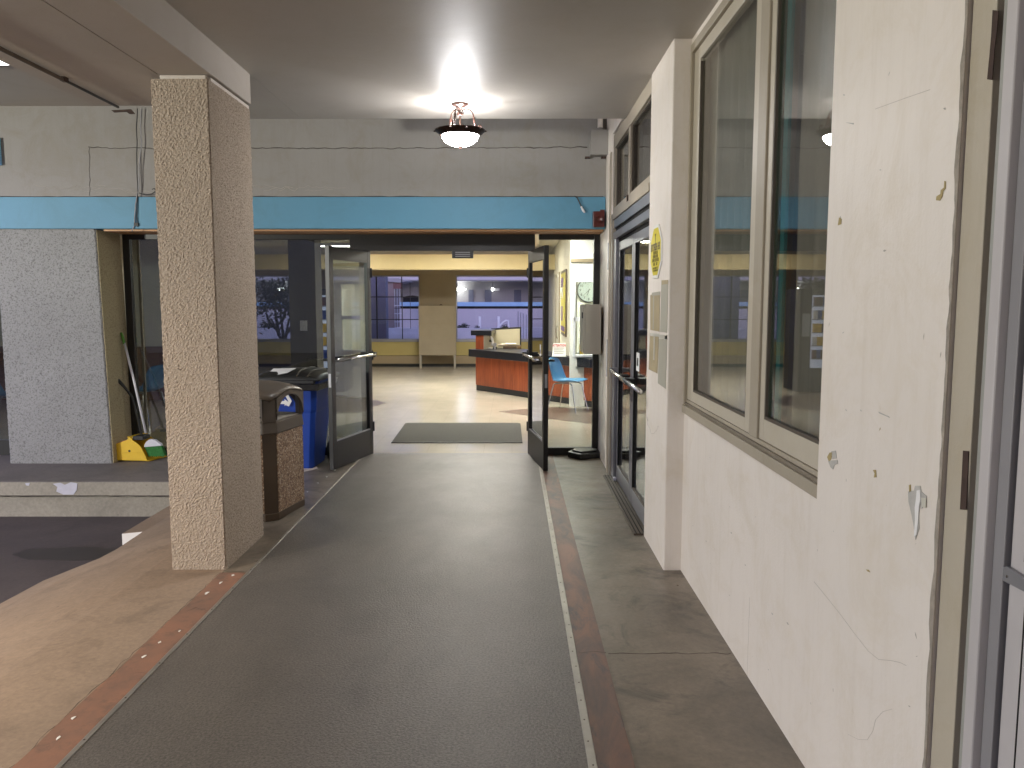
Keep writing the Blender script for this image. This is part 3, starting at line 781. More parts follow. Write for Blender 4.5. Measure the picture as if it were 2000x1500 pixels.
chip([S6(508, 366), S6(533, 368), S6(531, 372)], m_greyund)
chip([S6(800, 325), S6(806, 322), S6(806, 328)], m_greyund)
chip([S6(606, 1231), S6(636, 1245), S6(640, 1249), S6(610, 1236)], m_greyund)
chip([(1692, 1112), (1697, 1113), (1700, 1118), (1695, 1116)], m_ochre)
def wallline(pix, r, name='scratch', mat=None):
    P = [onx(x, y, X0 - .0005) for x, y in pix]
    Q = []
    for a, b in zip(P, P[1:]):
        for k in range(5): Q.append(a.lerp(b, k / 5))
    Q.append(P[-1]); MB().tube(Q, r, 4).build(name, mat or m_pencil, np_)
wallline([S3(975, 590), S3(1040, 670), S3(1100, 745), S3(1170, 840), S3(1240, 930), S3(1290, 970), S3(1350, 975), S3(1395, 985), S3(1425, 1000)], .0006)
wallline([S3(1140, 1335), S3(1190, 1360), S3(1235, 1362), S3(1262, 1320), S3(1275, 1265), S3(1310, 1225), S3(1355, 1212)], .00035)
wallline([S6(596, 326), S6(690, 292), S6(760, 268)], .0005)
rs2 = random.Random(11)
for k in range(26):      # small scuffs and dings
    y = rs2.uniform(1.8, 2.48); z = rs2.uniform(.25, 2.9); L_ = rs2.uniform(.003, .012); a_ = rs2.uniform(-.6, .6) + math.pi / 2 * (rs2.random() < .4)
    d1 = Vector((0, math.cos(a_), math.sin(a_))) * L_; d2 = Vector((0, -math.sin(a_), math.cos(a_))) * L_ * rs2.uniform(.12, .35)
    c_0 = Vector((X0 - .0004, y, z))
    MB().extrude([c_0 - d1, c_0 - d2, c_0 + d1 * .8, c_0 + d2], (-.0004, 0, 0)).build('scuff', rs2.choice([m_greyund, m_pencil, m_ochre, m_greyund]), np_)
for k in range(16):
    y = rs2.uniform(2.6, 4.6); z = rs2.uniform(.05, .85); L_ = rs2.uniform(.003, .014)
    c_0 = Vector((1.0116, y, z))
    MB().extrude([c_0 + Vector((0, -L_, 0)), c_0 + Vector((0, 0, -L_ * .3)), c_0 + Vector((0, L_, 0)), c_0 + Vector((0, 0, L_ * .25))], (-.0004, 0, 0)).build('scuff', rs2.choice([m_greyund, m_pencil]), rw)
# dirty broken edge of the panel
mbb = MB(); rows = []
for k in range(160):
    z = .02 + k * .019; w = .010 + .016 * abs(noise.noise(Vector((1, 2, z * 5)))) + .006 * noise.noise(Vector((4, 2, z * 23)))
    rows.append([(X0 - .0015, 1.772, z), (X0 - .0018, 1.772 + w, z)])
mbb.grid(rows).build('chipped_edge', M('chipped_plaster_edge', (.40, .35, .29), .8, .5, 22, bump=.6), np_, solid=.001)

# --- wide window
ww = thing('wide_window', 'taupe framed two sash window with curtains behind its glass at the right', 'window', (1.05, 3.6, 1))
def wb(x0, x1, y0, y1, z0, z1, nm, m, par=ww, bev=.003): return bx(x0, x1, y0, y1, z0, z1).build(nm, m, par, bevel=bev)
wb(.998, 1.14, 2.504, 4.695, .957, 1.003, 'sill', m_trim)
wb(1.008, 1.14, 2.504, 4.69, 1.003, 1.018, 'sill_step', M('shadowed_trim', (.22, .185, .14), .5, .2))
wb(1.018, 1.14, 2.504, 4.63, 1.018, 1.036, 'sill_step', m_trim)
wb(1.004, 1.14, 4.630, 4.698, 1.003, 3.033, 'jamb', m_trim)
wb(1.004, 1.14, 2.504, 4.63, 2.985, 3.033, 'head', m_trim)
wb(1.016, 1.14, 3.282, 3.392, 1.036, 2.985, 'mullion', m_trim)
ls = wb(1.022, 1.062, 3.394, 3.475, 1.037, 2.984, 'sash', m_sash)
for a in ((4.49, 4.628, 1.037, 2.984), (3.475, 4.49, 1.037, 1.095), (3.475, 4.49, 2.915, 2.984)):
    wb(1.022, 1.062, a[0], a[1], a[2], a[3], 'sash_rail', m_sash, ls)
wb(1.036, 1.041, 3.475, 4.49, 1.095, 2.915, 'pane', m_glassw, ls, 0)
for a in ((3.475, 4.49, 1.095, 1.107), (3.475, 3.483, 1.107, 2.9), (4.482, 4.49, 1.107, 2.9)):
    wb(1.024, 1.0355, a[0], a[1], a[2], a[3], 'glazing_gasket', m_brownwood if 0 else M('brown_gasket', (.10, .08, .06), .6, .2), ls, 0)
rs_ = wb(1.026, 1.066, 3.225, 3.280, 1.037, 2.984, 'sash', m_sash)
for a in ((1.90, 3.225, 1.037, 1.125), (1.90, 3.225, 2.915, 2.984)):
    wb(1.026, 1.066, a[0], a[1], a[2], a[3], 'sash_rail', m_sash, rs_)
wb(1.041, 1.046, 1.90, 3.225, 1.125, 2.915, 'pane', m_glassw, rs_, 0)
wb(1.028, 1.0405, 1.90, 3.225, 1.125, 1.137, 'glazing_gasket', MC['brown_gasket'], rs_, 0)
wb(1.028, 1.0405, 3.213, 3.225, 1.137, 2.9, 'glazing_gasket', MC['brown_gasket'], rs_, 0)
wb(1.067, 1.08, 3.175, 3.225, 1.04, 2.98, 'teal_stop', M('teal_strip', (.03, .22, .24), .6, .2), rs_, 0)
# curtains behind the glass
def curtain(y0, y1, x, amp, name, label, mat, freq=9):
    mbb = MB(); rows = []
    n = int((y1 - y0) / .012)
    for zi in range(14):
        z = 1.045 + zi * (1.93 / 13); r = []
        for k in range(n + 1):
            y = y0 + (y1 - y0) * k / n
            r.append((x + amp * math.sin(y * freq * 2 * math.pi + noise.noise(Vector((y * 3, z * .4, 2))) * 3) + .006 * noise.noise(Vector((y * 5, z * 2, 5))), y, z))
        rows.append(r)
    return tag(mbb.grid(rows).build(name, mat, solid=.0015, smooth=True), label, 'curtain')
m_sheer = M('grey_green_curtain', (.34, .335, .30), .85, .3, 5, stretch=(4, 4, .3))
curtain(3.43, 4.61, 1.105, .014, 'curtain', 'grey green curtain hanging behind the far sash of the wide window', m_sheer, 7)
curtain(2.40, 3.14, 1.125, .018, 'curtain', 'grey curtain with brown edge hanging behind the near sash of the wide window', M('grey_curtain', (.31, .28, .245), .85, .3, 5, stretch=(4, 4, .3)), 6)
# dark rooms behind the window and doors
rr = thing('side_room', 'dim room behind the wide window and the grey glass doors', 'room', (3, 4, 0))
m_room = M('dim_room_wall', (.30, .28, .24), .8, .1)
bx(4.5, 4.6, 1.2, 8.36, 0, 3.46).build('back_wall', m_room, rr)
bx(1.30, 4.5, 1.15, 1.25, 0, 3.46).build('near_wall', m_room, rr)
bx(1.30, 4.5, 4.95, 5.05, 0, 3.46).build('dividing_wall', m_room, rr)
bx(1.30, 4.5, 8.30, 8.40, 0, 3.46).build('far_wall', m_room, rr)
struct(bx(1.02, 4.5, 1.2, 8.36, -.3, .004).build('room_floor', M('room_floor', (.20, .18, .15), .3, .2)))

# --- grey double doors with transom
gd = thing('grey_double_door', 'grey aluminium framed double glass doors with transom on the right wall', 'double door', (.95, 6.3, 0))
def gb(x0, x1, y0, y1, z0, z1, nm, m=m_alu, par=gd, bev=.002): return bx(x0, x1, y0, y1, z0, z1).build(nm, m, par, bevel=bev)
tf = gb(.915, 1.02, 5.374, 7.355, 2.965, 3.085, 'transom_head', m_trim)
gb(.915, 1.02, 7.29, 7.355, 2.44, 2.965, 'transom_jamb', m_trim, tf)
gb(.920, 1.02, 6.36, 6.47, 2.44, 2.965, 'transom_mullion', m_trim, tf)
gb(.915, 1.02, 5.374, 7.355, 2.385, 2.44, 'transom_sill', m_trim, tf)
gb(.955, .961, 6.47, 7.29, 2.44, 2.965, 'pane', m_glassw, tf, 0)
gb(.955, .961, 5.374, 6.36, 2.44, 2.965, 'pane', m_glassw, tf, 0)
for a in ((6.47, 7.29, 2.44, 2.452), (5.374, 6.36, 2.44, 2.452), (6.47, 6.48, 2.452, 2.965), (7.28, 7.29, 2.452, 2.965), (6.35, 6.36, 2.452, 2.965), (6.47, 7.29, 2.953, 2.965), (5.374, 6.35, 2.953, 2.965)):
    gb(.935, .954, a[0], a[1], a[2], a[3], 'glazing_bead', MC['brown_gasket'], tf, 0)
gb(.905, .915, 6.39, 6.43, 2.34, 2.44, 'catch_plate', m_rustmetal)
gb(.900, 1.02, 5.374, 7.355, 2.33, 2.384, 'head_trim', m_trim)
gb(.912, 1.02, 5.374, 7.30, 2.255, 2.33, 'head_track')
gb(.930, 1.02, 5.374, 7.25, 2.215, 2.255, 'head_recess', m_dark)
gb(.905, 1.02, 5.374, 7.25, 2.155, 2.215, 'head_rail')
gb(.940, 1.02, 5.374, 7.20, 2.125, 2.155, 'head_gap', m_dark)
gb(.900, 1.02, 7.25, 7.355, 0, 2.33, 'jamb', m_trim)
gb(.912, 1.02, 7.10, 7.25, 0, 2.155, 'jamb')
gb(.935, 1.02, 7.075, 7.10, 0, 2.125, 'jamb_gap', m_dark)
for k, (y0, y1) in enumerate(((6.215, 7.07), (5.33, 6.205))):
    lf = gb(.934, .976, y1 - .07, y1, .02, 2.12, 'door_leaf')
    gb(.934, .976, y0, y0 + .065, .02, 2.12, 'stile', par=lf)
    gb(.935, .975, y0 + .065, y1 - .07, 2.045, 2.12, 'top_rail', par=lf)
    gb(.935, .975, y0 + .065, y1 - .07, .02, .15, 'bottom_rail', par=lf)
    gb(.952, .958, y0 + .065, y1 - .07, .15, 2.045, 'pane', m_glassw, lf, 0)
    gb(.937, .951, y1 - .08, y1 - .07, .15, 2.045, 'gasket', m_dark, lf, 0)
    gb(.937, .951, y0 + .065, y1 - .08, .15, .160, 'gasket', MC['brown_gasket'], lf, 0)
gb(.940, .972, 6.205, 6.215, .02, 2.12, 'meeting_gap', m_dark)
pb = MB().tube([(.875, 7.04, 1.005), (.862, 6.62, 1.002), (.862, 5.34, 1.0)], .018, 12).build('push_bar', m_chrome, gd, smooth=True)
gb(.862, .935, 7.0, 7.045, .985, 1.025, 'bracket', m_alu, pb)
gb(.862, .935, 6.30, 6.45, .975, 1.022, 'bracket', m_blackp, pb)
gb(.862, .935, 6.02, 6.16, .975, 1.022, 'bracket', m_blackp, pb)
gb(.930, .934, 6.255, 6.275, .83, .89, 'lock_plate', m_blackp)
gb(.930, .934, 6.155, 6.175, .83, .89, 'lock_plate', m_blackp)
gb(.9500, .9515, 5.95, 6.09, 1.08, 1.22, 'sticker', m_paper)
gb(.9485, .9498, 5.99, 6.05, 1.12, 1.18, 'sticker_print', m_ink, bev=0)
th_ = gb(.84, .934, 5.374, 7.25, .0005, .012, 'threshold', M('worn_bronze_threshold', (.10, .075, .055), .5, .4, 9, metal=.3))
for x in (.855, .882, .91): gb(x, x + .005, 5.374, 7.25, .012, .018, 'groove_rib', m_dark, th_, 0)
gb(.905, .93, 7.0, 7.05, .012, .04, 'pivot', m_wplast)
tag(bx(1.0, 1.30, 5.376, 7.36, 3.09, 3.46).build('wall_over_door', m_white), 'white wall strip above the grey door transom', 'wall')

# --- near metal door at the right edge
nd = thing('near_door', 'pale grey metal door and layered frame at the right edge of the view', 'door', (1.0, 1.5, 0))
def nb(x0, x1, y0, y1, z0, z1, nm, m, par=nd, bev=.002): return bx(x0, x1, y0, y1, z0, z1).build(nm, m, par, bevel=bev)
nb(.980, 1.2, 1.684, 1.771, 0, 3.07, 'cream_jamb', m_cream)
nb(1.004, 1.2, 1.660, 1.684, 0, 3.07, 'groove', M('grey_purple_groove', (.22, .19, .20), .7, .3, 12))
nb(.980, 1.2, 1.628, 1.660, 0, 3.07, 'frame_edge', M('greenish_grey_paint', (.36, .36, .33), .5, .2, 8))
nb(.966, 1.2, 1.592, 1.627, 0, 3.07, 'frame_face', m_lilac, bev=.004)
nb(.985, 1.2, 1.556, 1.591, 0, 3.07, 'frame_return', m_shade)  # darker grey paints in the shadow on this return
nb(1.03, 1.2, 1.548, 1.555, 0, 3.07, 'door_gap', m_dark)
dlf = nb(.992, 1.04, 1.30, 1.546, .01, 3.0, 'door_leaf', m_lilac, bev=.004)
nb(.990, .992, 1.4995, 1.502, 1.1, 3.0, 'panel_seam', m_dark, dlf, 0)
nb(.990, .992, 1.4895, 1.492, .02, 1.03, 'panel_seam', m_dark, dlf, 0)
mb = MB().extrude([onx(1958, 1108, .982), onx(1966, 1106, .982), onx(2004, 1132, .982), onx(2060, 1170, .982), onx(2060, 1190, .982), onx(2004, 1158, .982), onx(1958, 1134, .982)], (.008, 0, 0))
mb.build('kick_bracket', m_alu, nd, bevel=.001)
p = onx(1966, 1126, .980); MB().tube([p, p + Vector((.003, 0, 0))], .003, 8).build('screw', m_chrome, nd)
for q_ in ([S(300, 42), S(325, 45), S(318, 130), S(308, 200), S(298, 335), S(277, 332), S(287, 230), S(294, 150)],
           [(1882, 880), (1893, 881), (1890, 950), (1888, 996), (1876, 995), (1879, 940)]):
    MB().extrude([onx(x, y, .979) for x, y in q_], (-.0015, 0, 0)).build('hinge_mortise', m_rustmetal, nd)
MB().tube([(1.0, 1.663, .98), (1.001, 1.659, 1.1), (1.001, 1.664, 1.14)], .0015, 5).build('loose_wire', m_wired, nd)
nb(1.0, 1.2, -3, 1.30, 0, 3.07, 'wall_beyond', m_white)

# --- sign and patches on the pillar
sg = thing('warning_sign', 'yellow octagonal notice on the white pillar above the taped papers', 'sign', (.9, 5.07, 1.9))
def oct_(cy, cz, hy, hz, cut=.42):
    return [(cy - hy, cz - hz * cut), (cy - hy * cut, cz - hz), (cy + hy * cut, cz - hz), (cy + hy, cz - hz * cut), (cy + hy, cz + hz * cut), (cy + hy * cut, cz + hz), (cy - hy * cut, cz + hz), (cy - hy, cz + hz * cut)]
MB().extrude([(.9075, y, z) for y, z in oct_(5.068, 1.914, .195, .165)], (-.006, 0, 0)).build('backing', m_paper, sg)
MB().extrude([(.9010, y, z) for y, z in oct_(5.070, 1.914, .170, .146)], (-.0015, 0, 0)).build('face', m_signy, sg)
MB().extrude([(.8990, 5.045, 2.025), (.8990, 5.10, 2.025), (.8990, 5.085, 2.010), (.8990, 5.075, 1.965), (.8990, 5.066, 1.965), (.8990, 5.058, 2.010)], (-.0006, 0, 0)).build('pin_symbol', m_signd, sg)
def print_row(z, h, half, seed, m):
    """a row of small print, too worn to read: irregular letter strokes in word groups"""
    r_ = random.Random(seed); mb_ = MB(); y = 5.068 + half
    while y > 5.068 - half:
        w = r_.uniform(.006, .011) * (h / .02) ** .5
        if r_.random() < .18: y -= w; continue
        k = r_.random()
        mb_.box(.8984, .8990, y - w, y - w * .55, z - h / 2, z + h / 2)
        if k < .7: mb_.box(.8984, .8990, y - w * .55, y, z + h * .25, z + h / 2)
        if k > .3: mb_.box(.8984, .8990, y - w * .55, y, z - h * .12, z + h * .1)
        if .2 < k < .8: mb_.box(.8984, .8990, y - w * .25, y, z - h / 2, z - h * .3)
        y -= w * 1.35
    mb_.build('printed_line', m, sg)
for a_ in ((1.944, .045, .155, 1, m_signg), (1.908, .020, .075, 2, m_signd), (1.885, .020, .085, 3, m_signd), (1.862, .020, .12, 4, m_signd), (1.838, .020, .07, 5, m_signd), (1.812, .012, .085, 6, m_signd), (1.797, .012, .095, 7, m_signd)): print_row(*a_)
def patch(pix, m, lab, nm='taped_paper'):
    P = [onx(x, y, .9072) for x, y in pix]
    P = [Vector((p.x, max(p.y, 4.675), p.z)) for p in P]
    o = MB().extrude(P, (-.0015, 0, 0)).build(nm, m)
    tag(o, lab, 'paper patch', 'taped paper patches on the white pillar'); return o
def S7(x, y): return (1160 + x / 4.4125, 420 + y / 4.4118)
pa = patch([S7(487, 690), S7(570, 660), S7(566, 1005), S7(487, 990)], m_tapey, 'yellowed paper patch at the upper left of the four on the pillar')
for q in ([S7(500, 670), S7(570, 658), S7(570, 690), S7(500, 695)], [S7(512, 700), S7(520, 700), S7(515, 985), S7(507, 985)]):
    MB().extrude([Vector((.9050, max(onx(x, y, .9050).y, 4.673), onx(x, y, .9050).z)) for x, y in q], (-.0008, 0, 0)).build('tape', m_tapeg, pa)
pb_ = patch([S7(584, 562), S7(650, 558), S7(636, 1015), S7(572, 1005)], m_tapeg, 'tall greenish paper patch at the upper right of the four on the pillar')
MB().extrude([Vector((.9050, max(onx(x, y, .9050).y, 4.673), onx(x, y, .9050).z)) for x, y in (S7(584, 562), S7(650, 558), S7(650, 592), S7(584, 602))], (-.0008, 0, 0)).build('tape', m_tapey, pb_)
pc = patch([S7(484, 1018), S7(560, 1030), S7(548, 1365), S7(474, 1330)], m_tapey, 'yellowed paper patch at the lower left of the four on the pillar')
for q in ([S7(486, 1016), S7(562, 1022), S7(560, 1050), S7(486, 1042)], [S7(515, 1045), S7(526, 1048), S7(522, 1250), S7(512, 1248)]):
    MB().extrude([Vector((.9050, max(onx(x, y, .9050).y, 4.673), onx(x, y, .9050).z)) for x, y in q], (-.0008, 0, 0)).build('tape', m_tape, pc)
pd = patch([S7(562, 1035), S7(636, 1035), S7(620, 1498), S7(553, 1450)], m_tapeg, 'tall greenish paper patch at the lower right of the four on the pillar')
for q in ([S7(560, 1030), S7(636, 1036), S7(634, 1075), S7(560, 1068)], [S7(614, 1040), S7(634, 1040), S7(632, 1078), S7(612, 1075)]):
    MB().extrude([Vector((.9050, max(onx(x, y, .9050).y, 4.673), onx(x, y, .9050).z)) for x, y in q], (-.0008, 0, 0)).build('tape', m_tape if q[0][0] < S7(600, 0)[0] else m_paper, pd)

# ------------------------------------------------------------------ trash receptacle
tb = thing('trash_receptacle', 'brown trash receptacle with pebble panels and arched hood by the column', 'trash can', (-1.955, 6.02, 0), local=True, rotz=R(-11))
W = .29; C = .072
def cham(w, c): return [(-w + c, -w), (w - c, -w), (w, -w + c), (w, w - c), (w - c, w), (-w + c, w), (-w, w - c), (-w, -w + c)]
MB().prism(cham(W - .012, C), .0, .66).build('body', m_binpost, tb)
MB().prism(cham(W - .004, C), .005, .055).build('plinth', m_binpost, tb, bevel=.005)
MB().prism(cham(W + .002, C), .645, .735, cham(W - .006, C)).build('rim', m_bin, tb, bevel=.008)
for s, ax in ((-1, 'y'), (1, 'y'), (-1, 'x'), (1, 'x')):
    a = [-W + C + .012, W - C - .012]
    if ax == 'y': bx(a[0], a[1], s * (W - .016), s * (W - .002), .06, .642).build('pebble_panel', m_pebble, tb, bevel=.003)
    else: bx(s * (W - .016), s * (W - .002), a[0], a[1], .06, .642).build('pebble_panel', m_pebble, tb, bevel=.003)
def roofz(u, v):
    r = max(abs(u), abs(v))
    z = .995 - .03 * u * u - .03 * v * v
    z -= .035 * (abs(u * v)) ** 1.6 + .02 * (max(abs(u), abs(v))) ** 8
    return z
hood = MB(); rows = []
N = 20
for i in range(N + 1):
    r = []
    for j in range(N + 1):
        u = -1 + 2 * i / N; v = -1 + 2 * j / N
        lim = 1 - C / W
        x, y = u * W, v * W
        ov = abs(u) + abs(v) - (2 - C / W)
        if ov > 0: x -= math.copysign(ov / 2 * W, u); y -= math.copysign(ov / 2 * W, v)
        r.append((x, y, roofz(u, v)))
    rows.append(r)
hood.grid(rows).build('hood', m_bin, tb, smooth=True, solid=.024)
for sx_ in (-1, 1):
    for sy_ in (-1, 1):
        pts = [(sx_ * (W - .002), sy_ * (W - C - .0)), (sx_ * (W - C), sy_ * (W - .002)), (sx_ * (W - C - .02), sy_ * (W - .022)), (sx_ * (W - .022), sy_ * (W - C - .02))]
        MB().prism(pts, .73, .895).build('hood_post', m_bin, tb, bevel=.004)
# arched borders of the openings
for ax in (0, 1):
    for s in (-1, 1):
        mbb = MB(); n = 14; lo_, hi_ = [], []
        w0 = W - C - .0
        for k in range(n + 1):
            v = -1 + 2 * k / n
            p = v * w0
            ztop = roofz(1, v * w0 / W) - .003
            zin = .745 + (ztop - .03 - .745) * (1 - abs(v) ** 3.2) ** .55 if abs(v) < 1 else .745
            lo_.append((p, zin)); hi_.append((p, ztop))
        rows = []
        for off in (0.004, -.012):
            rows.append([((s * (W + off), p, z) if ax else (p, s * (W + off), z)) for p, z in lo_])
            rows.append([((s * (W + off), p, z) if ax else (p, s * (W + off), z)) for p, z in hi_])
        A = rows
        mbb.grid([A[0], A[1], A[3], A[2], A[0]]).build('arch_border', m_bin, tb, smooth=False)
MB().prism(cham(W - .03, C), .70, .739).build('inner_tray', m_ebox, tb)
bx(-.12, .12, -.12, .12, .7395, .742).build('waste_hole', m_dark, tb)

# ------------------------------------------------------------------ blue recycling bin
rb = thing('recycling_bin', 'tall blue recycling bin with black lid behind the trash receptacle', 'recycling bin', (-2.12, 7.80, 0), local=True, rotz=R(-3))
rnd = lambda w, d, c: [(-w + c, -d), (w - c, -d), (w, -d + c), (w, d - c), (w - c, d), (-w + c, d), (-w, d - c), (-w, -d + c)]
body = MB(); lv = [(0, .205, .215, .03), (.02, .212, .222, .035), (.55, .262, .285, .04), (.58, .272, .295, .04), (.80, .292, .33, .045), (.86, .30, .34, .045)]
prev = None
for z, w, d, c in lv:
    ring = [body.bm.verts.new((x, y, z)) for x, y in rnd(w, d, c)]
    if prev:
        for k in range(8): body.bm.faces.new((prev[k], prev[(k + 1) % 8], ring[(k + 1) % 8], ring[k]))
    else: body.bm.faces.new(ring[::-1])
    prev = ring
body.bm.faces.new(prev)
body.build('body', m_bluebin, rb, bevel=.006)
MB().prism(rnd(.312, .352, .05), .825, .868).build('rim', m_bluebin, rb, bevel=.01)
lid = MB(); n = 12; rows = []
for i in range(n + 1):
    u = -1 + 2 * i / n
    rows.append([(u * .335, -.37 + .74 * j / n, .872 + .075 * (1 - abs(u) ** 4) * (1 - abs(-1 + 2 * j / n) ** 4)) for j in range(n + 1)])
ld_ = lid.grid(rows).build('lid', m_blackp, rb, smooth=True, solid=.02)
for x in (.12, .22): 
    MB().tube([(x, -.34 + .68 * k / 10, .886 + .075 * (1 - abs(x / .335) ** 4) * (1 - abs(-.92 + 1.84 * k / 10) ** 4)) for k in range(11)], .006, 6).build('rib', m_bin, ld_)
P = [(-.20, -.33, .893), (.02, -.30, .937), (.05, -.13, .966), (-.16, -.17, .965)]
MB().extrude([Vector(p) for p in P], (0, 0, .002)).build('paper_sheet', m_paper, ld_)
bx(-.30, .30, -.40, -.345, .84, .875).build('grab_edge', m_blackp, ld_, bevel=.008)
MB().prism([(-.29, -.37), (.33, -.37), (.345, .10), (.30, .36), (-.29, .36)], .775, .835, [(-.32, -.375), (.345, -.375), (.36, .10), (.32, .37), (-.31, .37)]).build('bag_skirt', M('black_bag', (.014, .014, .014), .3, .3, 20, bump=.6, bscale=25, bdist=.01), rb, bevel=.005)
# wheels
for s in (-1, 1): MB().lathe([(0, -.02), (.10, -.02), (.10, .02), (0, .02)], (0, 0, 0), 20).build('wheel', m_blackp, rb)
for k, o in enumerate([x for x in rb.children if x.name.startswith('wheel')]):
    o.rotation_euler = (0, R(90), 0); o.location = ((-1, 1)[k] * .25, .30, .10)
# recycling symbol (three bent arrows) printed on the front
def arrow(a0):
    c, s = math.cos(a0), math.sin(a0)
    P = [(-.052, -.045), (.010, -.045), (.010, -.060), (.042, -.033), (.010, -.008), (.010, -.022), (-.040, -.022), (-.058, .008), (-.076, -.006)]
    return [(x * c - y * s, x * s + y * c) for x, y in P]
sym = MB()
for k in range(3):
    sym.extrude([(x * 1.25 - .02, -.318 + (z - .03) * .1, .70 + z * 1.25) for x, z in arrow(2 * math.pi * k / 3)], (0, -.004, 0))
sym.build('recycling_symbol', m_paper, rb)
tag(MB().prism([(-2.22, 7.42), (-2.0, 7.36), (-1.87, 7.58), (-1.90, 7.66), (-2.15, 7.72)], .001, .004).build('paper_scrap', M('pinkish_paper', (.50, .42, .38), .8, .15, 9)), 'flattened pinkish paper under the blue recycling bin', 'paper scrap')

# ------------------------------------------------------------------ broom and dustpan
dp = thing('dustpan', 'yellow lobby dustpan with black handle standing on the platform', 'dustpan', (-3.8, 7.93, 0))
Yd = 7.93
def q(x, y): return at(215 + x / 16.667, 840 + y / 16.667, Yd)
side = [q(130, 500), q(540, 350), q(600, 270), q(700, 330), q(880, 450), q(1000, 570), q(1090, 740), q(1160, 880), q(1210, 1035), q(150, 1000)]
for p in side: p.y = Yd
mn = min(p.z for p in side)
side = [Vector((p.x, p.y, p.z - mn + .004)) for p in side]
MB().extrude(side, (0, .006, 0)).build('side_wall', m_yel, dp, bevel=.002)
far = [Vector((p.x + .06 - .0, Yd + .25, p.z)) for p in side]
MB().extrude(far, (0, .006, 0)).build('side_wall', m_yel, dp, bevel=.002)
xl = side[0].x
MB().extrude([side[0], far[0], far[-1], side[-1]], (.006, 0, 0)).build('back_wall', m_yel, dp)
MB().extrude([side[-1], far[-1], far[-2] + Vector((.04, 0, 0)), side[-2] + Vector((.02, 0, 0))], (0, 0, .005)).build('floor_plate', m_yel, dp)
MB().extrude([side[0] + Vector((0, .004, 0)), side[1] + Vector((0, .004, 0)), far[1], far[0]], (0, 0, .005)).build('top_plate', M('orange_plastic_inside', (.45, .14, .01), .5, .2), dp)
MB().extrude([side[2] + Vector((-.01, .0, .0)), side[3], far[3], far[2] + Vector((-.01, 0, 0))], (0, 0, .012)).build('top_rim', m_yel, dp)
c0 = q(630, 700); MB().tube([(c0.x, Yd - .003, c0.z - mn + .004), (c0.x, Yd + .001, c0.z - mn + .004)], .011, 12).build('pivot_hole', m_ink, dp)
a, b = q(140, 770), q(1100, 745)
MB().tube([(a.x + .01, Yd - .001, a.z - mn + .006), (b.x - .01, Yd - .001, b.z - mn + .006)], .0035, 6).build('rib', m_yel, dp)
hnd = [at(262, 850, 8.02), at(256, 770, 8.04), (at(252, 765, 8.08)), at(240, 752, 8.12), at(228, 739, 8.15)]
MB().tube([at(277, 852, 8.05), at(270, 820, 8.07), at(258, 775, 8.10)], .012, 8).build('handle', m_blackp, dp)
MB().tube([at(258, 775, 8.10), at(243, 756, 8.09), at(228, 740, 8.08)], .014, 8, rs=[.012, .015, .019]).build('handle_grip', m_blackp, dp)
bx(side[2].x + .03, side[2].x + .14, Yd + .02, Yd + .18, side[2].z - .03, side[2].z + .01).build('handle_socket', m_blackp, dp, bevel=.006)
bm2 = thing('broom', 'white handled broom with green bristles leaning in the dustpan', 'broom', (-3.62, 8.0, 0))
Yb = 7.99
MB().tube([at(285, 838 + 8, Yb), at(262, 745, 8.07), at(243, 670, 8.16)], .0115, 10).build('handle', m_wplast, bm2, smooth=True)
MB().tube([at(243, 672, 8.158), at(240, 660, 8.17), at(237, 650, 8.185)], .014, 10, rs=[.013, .0145, .012]).build('grip', m_grplast, bm2, smooth=True)
P = [q(1035, 585), q(1050, 500), q(1100, 420), q(1180, 350), q(1200, 330), q(1300, 330), q(1320, 340), q(1400, 345), q(1500, 420), q(1580, 470), q(1620, 540)]
P = [Vector((p.x, Yb - .02, p.z)) for p in P]
MB().extrude(P, (0, .045, 0)).build('brush_head', m_wplast, bm2, bevel=.006)
tp = [q(1040, 580), q(1620, 545)]; bt = [q(1190, 890), q(1730, 880)]
for k in range(34):
    for row in (0, 1):
        f = (k + .5 * row) / 34.5; a = tp[0].lerp(tp[1], f); b = bt[0].lerp(bt[1], f)
        b += Vector((random.uniform(-.006, .006), 0, random.uniform(-.004, .010)))
        a.y = Yb - .014 + row * .03; b.y = Yb - .02 + row * .045
        if k == 0 and row == 0: brs = MB()
        brs.tube([a, a.lerp(b, .5) + Vector((.003, 0, 0)), b], .0042, 5, rs=[.003, .0042, .0052])
o = brs.build('bristles', m_bristle, bm2); o['kind'] = 'stuff'

# ------------------------------------------------------------------ lobby
struct(bx(-9, 5.0, 8.331, 19.95, -.3, .002).build('lobby_floor', m_vinyl))
tag(MB().prism([(-1.375, 8.97), (.12, 8.97), (.112, 10.42), (.07, 10.47), (-1.38, 10.47), (-1.41, 10.44)], .0025, .011).build('entrance_mat', m_rug, bevel=.003), 'dark grey rectangular entrance mat on the polished lobby floor', 'mat')
o = bpy.data.objects['entrance_mat']
bx(-1.37, .115, 8.972, 8.99, .0112, .0135).build('mat_border', m_blackp, o)
MB().prism([(-.19, 11.62), (.52, 10.88), (1.06, 10.40), (3.2, 10.5), (3.2, 11.95), (1.3, 11.92), (.48, 12.1)], .0025, .0045).build('floor_inlay', m_taupe)['kind'] = 'structure'
MB().prism([(-4.2, 13.2), (-3.2, 12.1), (-2.4, 11.5), (-2.0, 12.6), (-2.6, 13.6), (-3.6, 14.2)], .0025, .0045).build('floor_inlay', m_taupe)['kind'] = 'structure'
struct(bx(-9.1, 5.0, 8.42, 20.05, 2.76, 2.9).build('lobby_ceiling', m_lobw))
lb = thing('lobby_back_wall', 'yellow lobby back wall with wide windows and mustard sill panels', 'wall', (-1, 19.9, 0))
Yw = 19.85
